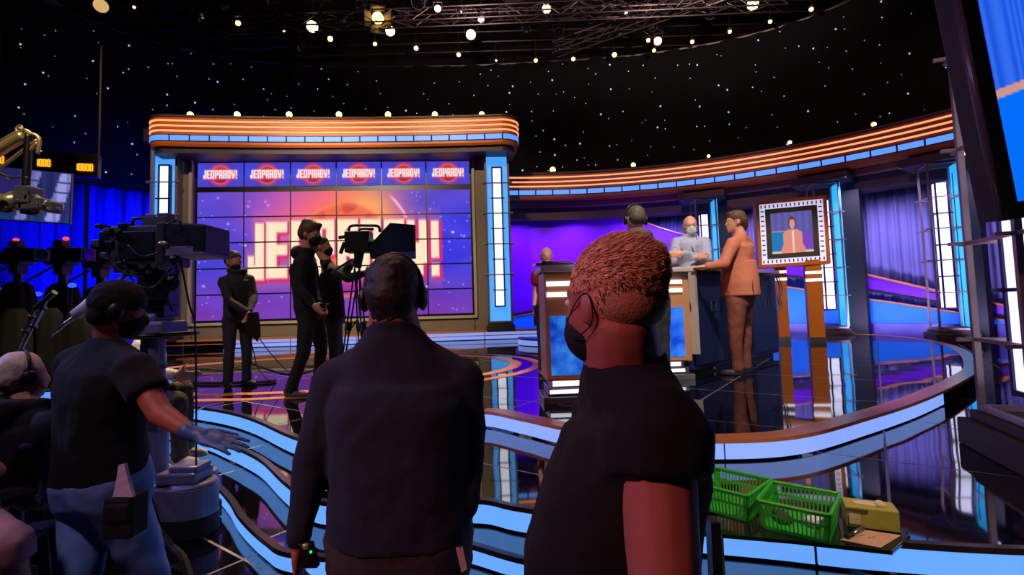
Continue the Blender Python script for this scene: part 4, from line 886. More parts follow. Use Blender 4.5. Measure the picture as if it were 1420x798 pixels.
mb = MB(); hbox(mb, 155, 324, 178, 352, -.1, .08); hbox(mb, 158, 318, 172, 326, -.05, .05); hbox(mb, 160, 350, 180, 366, -.08, .06); mb.build('rear_unit', M['black'], hcam, bevel=.008)
mb = MB(); mb.ell(P(166, 329, 2.87), (.008, .006, .008)); mb.build('tally_light', M['red'], hcam)
a, b_ = P(250, 313, 2.98), P(250, 357, 2.98); c1, c2 = P(304, 316, 2.98), P(304, 353, 2.98)
mb = MB(); hw = .13
mb.loft([[(a.x, 2.98-hw, a.z), (a.x, 2.98+hw, a.z), (b_.x, 2.98+hw, b_.z), (b_.x, 2.98-hw, b_.z)], [(c1.x, 2.97-hw, c1.z), (c1.x, 2.97+hw, c1.z), (c2.x, 2.97+hw, c2.z), (c2.x, 2.97-hw, c2.z)]]); mb.build('lens_hood', M['black'], hcam, bevel=.01)
mb = MB(); hbox(mb, 251, 346, 302, 357, -.137, .137); mb.build('hood_stripe', M['grey'], hcam, bevel=.004)
for pts, rad, nm, mt in (([(70, 465), (106, 437)], .011, 'pan_bar', 'steel'), ([(104, 438), (118, 427), (143, 404)], .032, 'pan_bar_grip', 'palegrip'), ([(143, 404), (180, 379), (192, 376)], .012, 'pan_bar', 'grey'), ([(192, 376), (205, 385)], .03, 'pan_bar_joint', 'dgrey'),
                         ([(195, 388), (232, 366)], .008, 'cable_stay', 'dgrey')):
    mb = MB(); mb.tube([P(x, y, 2.86+.12*(x-70)/135) for x, y in pts], rad, 10); mb.build(nm, M[mt], hcam, smooth=True)
mb = MB(); mb.ell(P(243, 360, 2.84), (.028,)*3); mb.ell(P(240, 392, 2.86), (.035, .03, .05)); mb.tube(spline([P(x, y, 2.84) for x, y in ((238, 362), (246, 380), (232, 410), (240, 432))], 6), .008, 6); mb.build('focus_knobs', M['black'], hcam, smooth=True)
mb = MB(); mb.tube([P(198, y, 2.9) for y in (478, 500, 530)], .014, 8); mb.tube([P(196, y, 2.88) for y in (545, 560, 640)], .010, 8); mb.build('hose', M['black'], hcam)
mb = MB(); mb.tube(spline([P(x, y, Y) for x, y, Y in ((250, 358, 2.85), (262, 420, 2.85), (270, 450, 2.85), (272, 520, 2.85), (272, 648, 2.86))], 8), .005, 6); tag(mb.build('cable', M['black']), 'thin black cable dropping from the big camera lens past the pedestal', 'cable')
mb = MB(); mb.tube(spline([P(x, y, Y) for x, y, Y in ((196, 640, 2.8), (200, 690, 2.72), (214, 726, 2.7), (236, 756, 2.6), (254, 775, 2.5), (266, 815, 2.35))], 8), .018, 8); tag(mb.build('cable', M['rubber']), 'thick black hose running from the pedestal across the floor', 'cable')
# two pale tripod tubes at the left
ls = thing('tripod', 'two parallel steel tripod tubes standing left of the man in the cap', 'tripod', P(28, 488, 3.3))
for (x0, y0, x1, y1) in ((23, 486, 49, 428), (29, 486, 67, 413)):
    a, b_ = P(x0, y0, 3.3), P(x1, y1, 3.3); low = a-(b_-a).normalized()*1.2; low = a+(a-b_)*((a.z-ZB)/(b_.z-a.z)) if False else a
    mb = MB(); d_ = (b_-a); f_ = Vector((a.x-d_.x/d_.z*a.z, a.y, 0)); mb.tube([f_, a, a+d_*.45], .009, 8); mb.tube([a+d_*.45, a+d_*.8], .015, 8); mb.tube([a+d_*.8, b_], .010, 8); mb.build('leg', M['steel'], ls)
    mb = MB(); mb.tube([a+d_*.43, a+d_*.47], .022, 8); mb.tube([a+d_*.78, a+d_*.82], .022, 8); mb.build('leg_clamp', M['black'], ls)
a, b_ = P(49, 428, 3.3), P(67, 413, 3.3); mb = MB(); mb.tube([a, b_, b_+(b_-a)*.5], .02, 8); mb.build('tripod_head', M['black'], ls)
rk = random.Random(4)
for i in range(11):
    x, y = rk.uniform(156, 200), rk.uniform(312, 384); mb = MB(); s_ = rk.uniform(2.5, 6)
    hbox(mb, x-s_, y-s_*.7, x+s_, y+s_*.7, -.16+rk.uniform(-.01, .02), -.06); mb.build('control_module', M['dgrey' if i % 2 else 'black'], hcam, bevel=.006)
for i in range(5):
    x, y = 200+i*9, 372+rk.uniform(-4, 8); mb = MB(); q_ = P(x, y, 2.84); mb.tube([q_, q_+Vector((0, -.03, 0))], rk.uniform(.010, .02), 12); mb.build('knob', M['steel' if i % 3 == 0 else 'dgrey'], hcam)
for pts in (((160, 330), (150, 352), (168, 376), (200, 386)), ((172, 360), (186, 392), (214, 398), (236, 372)), ((230, 312), (248, 306), (252, 330)), ((178, 340), (196, 356), (222, 350))):
    mb = MB(); mb.tube(spline([P(x, y, 2.80) for x, y in pts], 6), .006, 6); mb.build('camera_cable', M['black'], hcam, smooth=True)
# three cameras far back on the left, in the dark
def far_cam(label, px, py, Y, s, tal, dirx=1, grp='studio cameras in the dark at the left'):
    p = P(px, py, Y); r = thing('studio_camera', label, 'camera', (p.x, Y, Z3 if Y > 6.3 else Z0), grp); u_ = Y/700
    def b(): return MB(TM((p.x, Y, p.z), -.15*dirx))
    def k(v): return v*u_*s
    m_ = b(); m_.box((0, 0, 0), (k(28), k(20), k(24))); m_.box((-k(16), 0, -k(2)), (k(8), k(18), k(16))); m_.build('camera_body', M['dgrey'], r, bevel=.01)
    m_ = b(); m_.box((k(26)*dirx, 0, k(1)), (k(24), k(22), k(17))); m_.build('lens_hood', M['black'], r, bevel=.01)
    m_ = b(); m_.tube([(k(38)*dirx, 0, k(1)), (k(39)*dirx, 0, k(1))], k(7), 16); m_.build('lens', M['glass'], r)
    m_ = b(); m_.box((0, -k(3), k(17)), (k(14), k(12), k(8))); m_.build('viewfinder', M['dgrey'], r, bevel=.008)
    for dx, mt in tal: m_ = b(); m_.ell((k(dx), -k(4), k(23)), (k(4), k(3), k(2.3))); m_.build('tally_light', M[mt], r)
    m_ = b(); m_.box((0, 0, -k(18)), (k(14), k(14), k(12))); m_.tube([(0, 0, -k(24)), (0, 0, -k(40))], k(5), 12); m_.build('pan_head', M['black'], r)
    g = (p.z-(Z3 if Y > 6.3 else Z0))/u_/s
    m_ = b(); rings = []
    for q_, rr in ((-k(36), k(9)), (-k(42), k(15)), (-k(60), k(19)), (-k(g)+.005, k(22))): rings.append([Vector((rr*(1+.10*math.sin(a_*9))*math.cos(a_), rr*(1+.10*math.sin(a_*9))*math.sin(a_), q_)) for a_ in (2*PI*i/54 for i in range(54))])
    m_.loft(rings); m_.build('cloth_skirt', M['matte'], r, smooth=True)
    m_ = b(); m_.tube([(-k(10), -k(6), -k(14)), (-k(38), -k(14), -k(32))], k(1.6), 8); m_.build('pan_bar', M['steel'], r)
far_cam('dark studio camera with an orange tally light at the far left', 26, 356, 7.1, 1.0, ((0, 'tallyo'),) if False else ((0, 'red'),))
far_cam('dark studio camera with an orange tally light, middle of the far three', 88, 356, 8.1, 1.05, ((8, 'red'),))
far_cam('dark studio camera with pink and red tally lights behind the man in the cap', 140, 360, 9.3, 1.05, ((-6, 'pinkl'), (6, 'red')))
for i, (x, y, Y, s, lab) in enumerate(((20, 470, 6.6, 1.0, 'black cloth-covered equipment cart at the far left edge'), (68, 468, 6.9, .9, 'black cloth-covered equipment cart between the dark cameras'), (112, 466, 7.0, 1, 'black cloth-covered equipment cart behind the man in the cap'))):
    p = P(x, y, Y); mb = MB(); rings = []; rr0 = .21*s
    for z, f in ((Z3+.005, 1.05), (Z3+.3, 1.0), (Z3+.62, .95), (Z3+.9, .8), (Z3+1.0, .45)): rings.append([Vector((p.x+rr0*f*(1+.06*math.sin(a_*7+i))*math.cos(a_), Y+rr0*.8*f*(1+.06*math.sin(a_*7))*math.sin(a_), z)) for a_ in (2*PI*k_/42 for k_ in range(42))])
    mb.loft(rings); tag(mb.build('equipment_cart', M['matte'], smooth=True), lab, 'cart', 'covered carts at the left')
for x, y, Y in ((52, 408, 7.3), (58, 468, 7.3), (4, 402, 7.0), (100, 396, 7.3)):
    p = P(x, y, Y); mb = MB(); mb.tube([(p.x, p.y, Z3), p], .008, 6); ob = tag(mb.build('blue_work_light', M['black']), 'small blue work light on a thin stand among the dark cameras', 'lamp', 'blue work lights at the left'); mb = MB(); mb.ell(p, (.06, .04, .035)); mb.build('lamp_head', M['bluel'], ob)
# crane camera at the top left
jb = thing('camera_crane', 'beige camera crane head hanging in at the left edge', 'crane', P(0, 230, 4.5))
def J(x, y, Y=4.5): return P(x, y, Y)
for nm, pts, rad, mt in (('crane_arm', [(-60, 246), (0, 208), (34, 188)], .05, 'gold'), ('arm_rail', [(-60, 228), (0, 196), (30, 180), (44, 186)], .012, 'gold'), ('arm_rail', [(-60, 275), (0, 233), (30, 210), (52, 194)], .014, 'gold'),
                        ('end_plate', [(26, 178), (38, 184), (54, 192), (52, 214)], .016, 'gold'), ('drop_post', [(40, 186), (38, 220), (36, 262)], .032, 'black'), ('support_strut', [(52, 198), (38, 212)], .015, 'gold'),
                        ('cable_loop', [(0, 240), (14, 246), (32, 246), (36, 254), (32, 262)], .012, 'steel'), ('handlebar', [(0, 278), (12, 268), (30, 270), (30, 284), (12, 294), (0, 290)], .012, 'gold'), ('head_tube', [(30, 262), (62, 282), (80, 292)], .030, 'dgrey'), ('lower_bracket', [(30, 294), (52, 296), (60, 284)], .018, 'gold')):
    mb = MB(); mb.tube(spline([J(x, y) for x, y in pts], 5), rad, 10); mb.build(nm, M[mt], jb, smooth=True)
mb = MB(); mb.tube([J(-6, 284), J(4, 282), J(28, 276)], [.06, .09, .05], 16); mb.build('camera_barrel', mat('worn_pale_metal', (150, 140, 110), .3, .6), jb, smooth=True)
mb = MB(); mb.ell(J(5, 283, 4.42), (.035, .03, .035)); mb.build('lens', M['glass'], jb)
mb = MB(); a = J(40, 272); mb.box((a.x, 4.5, a.z), (.14, .16, .16)); b_ = J(56, 283); mb.box((b_.x, 4.52, b_.z), (.1, .14, .1)); b_ = J(76, 288); mb.box((b_.x, 4.5, b_.z), (.06, .12, .10)); b_ = J(46, 288); mb.box((b_.x, 4.48, b_.z), (.2, .1, .06)); mb.build('remote_head', M['dgrey'], jb, bevel=.012)
mb = MB(); mb.tube([J(27, 174, 4.46)+Vector((.03*math.cos(q), 0, .03*math.sin(q)-.03)) for q in (2*PI*i/14 for i in range(14))], .007, 6, closed=True); mb.build('lifting_eye', M['gold'], jb)
mb = MB(); [mb.ell(J(x, y, 4.4), (.012,)*3, n=8, k=6) for x, y in ((36, 246), (33, 268), (10, 248), (46, 272), (60, 284), (24, 278), (66, 290), (38, 260))]; mb.build('bolts', M['steel'], jb)
# centre camera with a big matte box, on a tripod
ct = P(496, 480, 4.9); tc_ = thing('studio_camera', 'camera with a large black lens hood on a tripod in front of the big screens', 'camera', (ct.x, 4.9, Z3))
def C(x, y, Y=4.9): return P(x, y, Y)
a0, a1, a2, a3 = C(512, 325, 4.9), C(516, 361, 4.9), C(577, 357, 4.75), C(575, 311, 4.75)
mb = MB(); mb.loft([[C(511, 342, 4.86), C(511, 342, 4.98), C(514, 359, 4.98), C(514, 359, 4.86)], [C(541, 309, 4.72), C(541, 312, 5.1), C(542, 362, 5.1), C(542, 362, 4.72)]]); mb.build('hood_cone', M['black'], tc_)
mb = MB(); mb.loft([[C(541, 309, 4.72), C(541, 312, 5.1), C(542, 362, 5.1), C(542, 362, 4.72)], [C(576, 312, 4.66), C(574, 313, 5.05), C(575, 356, 5.05), C(577, 359, 4.66)]]); mb.build('hood_box', M['black'], tc_, bevel=.006)
mb = MB(); mb.loft([[C(543, 350, 4.715), C(543, 352, 4.70), C(543, 361, 4.70), C(543, 361, 4.715)], [C(576, 349, 4.655), C(576, 349, 4.64), C(577, 359, 4.64), C(577, 359, 4.655)]]); mb.build('hood_flap', M['grey'], tc_)
mb = MB(); a, b_ = C(480, 322), C(514, 350); mb.box(((a.x+b_.x)/2, 4.92, (a.z+b_.z)/2), (b_.x-a.x, .16, a.z-b_.z)); mb.tube([C(478, 336), C(472, 352)], .02, 8); mb.build('camera_body', M['black'], tc_, bevel=.015)
mb = MB(); mb.tube(spline([C(x, y) for x, y in ((484, 326), (486, 314), (508, 313), (524, 314), (527, 322))], 5), .014, 8); mb.tube(spline([C(x, y) for x, y in ((498, 324), (500, 318), (518, 318))], 4), .012, 8); mb.tube([C(470, 330), C(480, 328)], .018, 8); mb.build('top_handle', M['black'], tc_, smooth=True)
mb = MB(); mb.tube([C(498, 350), C(496, 372)], [.05, .035], 12); mb.tube([C(488, 360), C(466, 374), C(460, 380)], .012, 8); mb.build('fluid_head', M['black'], tc_)
top = C(495, 372)
for (x, Y) in ((466, 4.75), (500, 5.2), (512, 4.6)):
    f = P(x, 300, Y); f = Vector((f.x, Y, Z3)); mb = MB(); d_ = f-top; s = Vector((.022, 0, 0)); mb.tube([top+s, f+s*.4], .008, 6); mb.tube([top-s, f-s*.4], .008, 6); mb.tube([top+d_*.42, top+d_*.48], .034, 8); mb.build('tripod_leg', M['black'], tc_)
mb = MB(); m1 = top+Vector((0, 0, -.5))
for (x, Y) in ((466, 4.75), (500, 5.2), (512, 4.6)): f = P(x, 300, Y); f = Vector((f.x, Y, Z3)); mb.tube([m1, top+(f-top)*.5], .007, 6)
mb.build('spreader', M['black'], tc_)

# ================================================================== FOREGROUND: BOARD, BASKETS, BOX, PAPER
zb_ = Z2+.022
bp = [atz(x, y, zb_) for x, y in ((955, 716), (1120, 712), (1262, 733), (1252, 752), (1237, 765), (1100, 750), (955, 738))]
mb = MB(); mb.prism([(p.x, p.y) for p in bp], Z2+.006, zb_); tag(mb.build('tray_board', mat('dark_green_board', (16, 26, 18), .12, ior=1.7), bevel=.004), 'dark glossy board holding the green baskets over the step edge', 'board')
def basket(label, c, L, W, h, yaw, z):
    T = TM((c[0], c[1], z), yaw); t = .90
    mb = MB(T)
    def pt(u, v, k): s = t+(1-t)*k; return Vector((u*L/2*s, v*W/2*s, k*h))
    def wall(u0, v0, u1, v1, n):
        nn = Vector((v1-v0, -(u1-u0), 0)).normalized()*.0022
        def strip(a, b_, k0, k1):
            q = [pt(u0+(u1-u0)*x, v0+(v1-v0)*x, k) for x, k in ((a, k0), (b_, k0), (b_, k1), (a, k1))]; mb.loft([[p-nn for p in q], [p+nn for p in q]])
        strip(0, 1, 0, .10); strip(0, 1, .50, .60); strip(0, 1, .88, 1)
        for i in range(n+1): a = i/n; e = .16/n; sk = .0; strip(max(0, a-e), min(1, a+e), .08, .52); strip(max(0, a-e), min(1, a+e), .58, .90)
        strip(0, .05, 0, 1); strip(.95, 1, 0, 1)
    wall(-1, -1, 1, -1, 16); wall(1, -1, 1, 1, 11); wall(1, 1, -1, 1, 16); wall(-1, 1, -1, -1, 11)
    mb.box((0, 0, .004), (L*t, W*t, .004)); r_ = [pt(u, v, 1) for u, v in ((-1, -.94), (-.94, -1), (.94, -1), (1, -.94), (1, .94), (.94, 1), (-.94, 1), (-1, .94))]
    mb.tube(r_, .0065, 8, closed=True); o = mb.build('basket', M['green']); tag(o, label, 'basket', 'green plastic baskets on the board')
    return o
hB = .115
R4 = [atz(x, y, zb_+hB) for x, y in ((1038, 690), (1082, 671), (1183, 688), (1132, 711))]
cx = sum((p.x for p in R4))/4; cy = sum((p.y for p in R4))/4; e1 = ((R4[2]-R4[1])+(R4[3]-R4[0]))/2; e2 = ((R4[1]-R4[0])+(R4[2]-R4[3]))/2
BL_, BW_, yb_ = e1.length, e2.length, math.atan2(e1.y, e1.x)
print('BASKET', BL_, BW_, yb_, cx, cy)
basket('bright green plastic basket in front, next to the yellow box', (cx, cy), BL_, BW_, hB, yb_, zb_)
c1_ = atz(1030, 673, zb_+hB); basket('bright green plastic basket half hidden behind the man in the black T-shirt', (c1_.x-.03, c1_.y+.06), BL_, BW_, hB, yb_-.12, zb_)
for i, (dx, dy, mt, lab) in enumerate(((.05, -.02, 'white_paper', 'small white packet lying in the front green basket'), (-.06, .03, 'dgrey', 'small dark gadget lying in the front green basket'))):
    mb = MB(TM((cx+dx, cy+dy, zb_+.008), .5+i)); mb.box((0, 0, .016), (.09, .05, .028)); tag(mb.build('packet', M[mt], bevel=.006), lab, 'packet')
g0 = [atz(x, y, zb_) for x, y in ((1174, 731), (1249, 741), (1263, 731))]
gx, gy = g0[1]-g0[0], g0[2]-g0[1]; yg = math.atan2(gx.y, gx.x); Lg = gx.length; Wg = .11
yb2 = yg; T = TM((g0[0].x, g0[0].y, zb_+.002), yb2); Hg = .082
gb = thing('glove_box', 'yellow cardboard glove box lying beside the front green basket', 'box', g0[0]+gx/2)
mb = MB(T); mb.box((Lg/2, Wg/2, Hg/2), (Lg, Wg, Hg)); mb.build('carton', M['yellow'], gb, bevel=.003)
mb = MB(T); mb.box((Lg*.17, -.002, Hg*.42), (Lg*.22, .004, Hg*.5)); mb.build('picture', mat('cream_print', (226, 206, 160), .6), gb)
mb = MB(T); mb.box((Lg*.22, -.002, Hg*.86), (Lg*.42, .004, Hg*.14)); mb.build('print', mat('olive_print', (86, 88, 60), .6), gb)
mb = MB(T); mb.ell((Lg*.5, Wg*.5, Hg+.002), (Lg*.36, Wg*.22, .008)); mb.ell((Lg*.7, Wg*.45, Hg+.006), (Lg*.12, Wg*.2, .016)); mb.build('glove_tuft', mat('pale_glove', (232, 206, 160), .8), gb, smooth=True)
mb = MB(T); mb.box((Lg+.002, Wg/2, Hg/2), (.004, Wg*.9, Hg*.9)); mb.build('end_flap', mat('blue_grey_end', (88, 92, 130), .5), gb)
pq = [atz(x, y, zb_+.004) for x, y in ((1165, 749), (1195, 735), (1249, 743), (1221, 760))]
mb = MB(); mb.loft([[p+Vector((0, 0, -.002)) for p in pq], [p+Vector((0, 0, .001)) for p in pq]]); pn = mb.build('paper_note', M['paper']); tag(pn, 'pink paper note with faint writing in front of the yellow box', 'paper')
mb = MB(); c_ = (pq[0]+pq[1]+pq[2]+pq[3])/4; ex_ = (pq[2]-pq[1]).normalized()
for k in range(5): a = c_+ex_*(-.035+.012*k)+Vector((0, .008*math.sin(k*2), .0022)); mb.tube([a, a+ex_*.009+Vector((0, .006, 0))], .0012, 5)
mb.build('handwriting', mat('ink', (120, 70, 60), .6), pn)
a, b_ = atz(1182, 741, zb_+.012), atz(1197, 733, zb_+.012); mb = MB(); mb.tube([a, b_], .009, 10); pen = mb.build('marker_pen', M['steel'], smooth=True); tag(pen, 'short grey marker lying on the corner of the pink paper', 'pen'); mb = MB(); mb.tube([a-(b_-a)*.55, a], .010, 10); mb.build('cap', M['black'], pen)
# black stand right of the man in the T-shirt
st = thing('equipment_stand', 'black metal stand rising beside the right arm of the black T-shirt', 'stand', P(990, 798, 1.5))
p = P(988, 720, 1.55); mb = MB(); mb.box((p.x, 1.55, (p.z+ZB)/2), (.028, .05, p.z-ZB)); mb.build('post', M['black'], st, bevel=.003); p2 = P(996, 742, 1.55)
mb = MB(); mb.box((p2.x, 1.55, p2.z-.5), (.014, .04, 1.0)); mb.build('rail', M['dgrey'], st); mb = MB(); mb.box((p.x, 1.55, ZB+.02), (.4, .4, .04)); mb.build('base', M['black'], st, bevel=.01)
# cables on the stage
def floor_cable(label, pts, z, rad, mt='rubber'):
    c = spline([atz(x, y, z) for x, y in pts], 8); mb = MB(); mb.tube([Vector((p.x, p.y, z+rad)) for p in c], rad, 6); tag(mb.build('cable', M[mt]), label, 'cable')
floor_cable('thick dark cable lying behind the two men by the big screens', [(262, 533), (300, 534), (340, 533), (372, 532), (382, 530)], Z3, .02)
floor_cable('thin grey cable trailing off the stage edge at the left', [(255, 592), (262, 578), (284, 566), (310, 560)], Z3+.002, .006, 'grey')
floor_cable('looped thin cable on the floor by the tripod feet', [(350, 505), (400, 520), (440, 512), (470, 500), (500, 505)], Z3, .008)
mb = MB(); mb.tube(spline([P(x, y, Y) for x, y, Y in ((347, 468, 5.85), (352, 490, 5.85), (358, 512, 5.8), (370, 526, 5.75))], 6)+[atz(381, 531, Z3+.01)], .006, 6); tag(mb.build('cable', M['rubber']), 'thin cable hanging from the bundle held by the man with clasped hands', 'cable')
mb = MB(); mb.tube(spline([P(x, y, Y) for x, y, Y in ((354, 462, 5.9), (375, 490, 6.2), (395, 512, 6.5))], 6)+[atz(402, 518, Z3+.01)], .006, 6); tag(mb.build('cable', M['rubber']), 'thin cable stretched from the clasped hands towards the walking man', 'cable')
# ================================================================== OFFICE CHAIRS
def office_chair(label, loc, yaw, zs, group='office chairs at the left edge'):
    r = thing('office_chair', label, 'chair', loc, group); T = TM(loc, yaw)
    def b(): return MB(T)
    h = zs-loc[2]
    m_ = b(); m_.box((0, 0, h), (.50, .48, .07)); m_.build('seat', M['chairf'], r, bevel=.03)
    m_ = b(); rings = []
    for k, (y, z, w_) in enumerate(((-.24, h+.05, .20), (-.28, h+.22, .23), (-.30, h+.42, .22), (-.27, h+.60, .17))): rings.append([Vector((a*w_, y+.02*math.cos(a*2), z)) for a in (-1, -.5, 0, .5, 1)]+[Vector((a*w_, y-.03+.02*math.cos(a*2), z)) for a in (1, .5, 0, -.5, -1)])
    m_.loft(rings); m_.build('backrest', M['chairf'], r, smooth=True)
    m_ = b(); m_.tube(spline([(-.21, -.26, h+.04), (-.24, -.30, h+.3), (-.2, -.3, h+.58), (0, -.29, h+.63), (.2, -.3, h+.58), (.24, -.30, h+.3), (.21, -.26, h+.04)], 5), .014, 8); m_.build('back_frame', M['chair'], r, smooth=True)
    for s in (-1, 1):
        m_ = b(); m_.box((s*.29, .02, h+.20), (.09, .27, .028)); ar = m_.build('armrest', M['chair'], r, bevel=.012)
        m_ = b(); m_.box((s*.29, .0, h+.09), (.035, .09, .20)); m_.box((s*.26, 0, h-.02), (.1, .09, .03)); m_.build('armrest_post', M['chair'], ar, bevel=.006)
    m_ = b(); m_.tube([(0, 0, .1), (0, 0, h-.03)], .028, 12); m_.build('gas_column', M['black'], r)
    for k in range(5):
        q = 2*PI*k/5+.4; m_ = b(); m_.tube([(0, 0, .11), (.28*math.cos(q), .28*math.sin(q), .07)], [.028, .018], 8); lg = m_.build('base_leg', M['chair'], r)
        m_ = b(); m_.tube([(.28*math.cos(q)-.02*math.sin(q), .28*math.sin(q)+.02*math.cos(q), .03), (.28*math.cos(q)+.02*math.sin(q), .28*math.sin(q)-.02*math.cos(q), .03)], .03, 12); m_.build('caster', M['rubber'], lg)
    return r
p = P(26, 668, 2.2); office_chair('blue-grey office chair under the blonde woman with the ponytail', (p.x, 2.2, ZB), -.45, p.z)
p = P(-130, 850, 1.72); office_chair('second office chair in the bottom left corner, mostly out of view', (p.x, 1.72, ZB), .3, p.z-.02)
# ================================================================== PEOPLE
_tex = bpy.data.textures.new('cloth_folds', 'CLOUDS'); _tex.noise_scale = .11; _tex.noise_depth = 2
_tex2 = bpy.data.textures.new('hair_clumps', 'CLOUDS'); _tex2.noise_scale = .02; _tex2.noise_depth = 2
def remesh(o, vox, smooth=4, disp=0, tex=None):
    r = o.modifiers.new('join', 'REMESH'); r.mode = 'VOXEL'; r.voxel_size = vox; r.use_smooth_shade = True
    if smooth: s = o.modifiers.new('smooth', 'SMOOTH'); s.iterations = smooth; s.factor = .5
    if disp: d = o.modifiers.new('folds', 'DISPLACE'); d.texture = tex or _tex; d.strength = disp; d.mid_level = .5; d.texture_coords = 'GLOBAL'
    return o
def hand(mb, wrist, d, nrm_, side, s=1.0, curl=.35, thumb=.8, fr=1.0):
    """palm, four unequal bent fingers and a thumb; nrm_ points out of the palm"""
    d = Vector(d).normalized(); n = (Vector(nrm_)-d*Vector(nrm_).dot(d)).normalized(); a = d.cross(n).normalized()*side
    w = Vector(wrist); R3 = Matrix((d, a, n)).transposed()
    mb.cap(w-d*.02*s, w+d*.02*s, .024*s, .026*s); mb.ell(w+d*.05*s, (.052*s, .040*s, .017*s), R3); mb.ell(w+d*.07*s, (.03*s, .040*s, .014*s), R3)
    for i, (off, L) in enumerate(((.031, .86), (.011, 1.0), (-.010, .94), (-.029, .76))):
        p = w+d*(.088-.004*abs(i-1))*s+a*off*s; dd_ = (d+a*off*3.0*fr).normalized(); c = curl*(1+.12*i)
        for seg, rr in ((.040, .0088), (.026, .0080), (.020, .0070)):
            ax = a; q = p+dd_*seg*L*s; mb.cap(p, q, rr*s, rr*.93*s, 8); p = q
            dd_ = (dd_*math.cos(c)+n*math.sin(c)).normalized()
    p = w+d*.022*s+a*.030*s; dd_ = (d*.62+a*thumb+n*.25).normalized()
    for seg, rr in ((.036, .0125), (.030, .0098), (.022, .0085)):
        q = p+dd_*seg*s; mb.cap(p, q, rr*s, rr*.92*s, 8); p = q; dd_ = (dd_+d*.35+n*curl*.5).normalized()
def head_geo(mb, c, R3, s, ears=True, nose=1.0):
    g = lambda f, l, u: c+R3 @ Vector((f*s, l*s, u*s))
    def e(f, l, u, rf, rl, ru): mb.ell(g(f, l, u), (rf*s, rl*s, ru*s), R3, 18, 12)
    e(-.012, 0, .028, .096, .076, .092); e(-.035, 0, .012, .078, .074, .075); e(.028, 0, -.020, .066, .064, .078); e(.032, 0, -.062, .056, .052, .050); e(.062, 0, -.096, .026, .030, .022)
    e(.070, 0, .026, .020, .050, .012); e(.058, .032, -.022, .022, .024, .026); e(.058, -.032, -.022, .022, .024, .026)
    e(.098, 0, -.014, .014*nose, .010, .026); e(.104, 0, -.030, .015*nose, .015, .011); e(.086, 0, -.064, .012, .025, .007); e(.083, 0, -.076, .012, .021, .007)
    if ears:
        for k in (-1, 1): e(-.012, k*.077, -.010, .019, .009, .031); e(-.008, k*.076, -.032, .011, .008, .012)
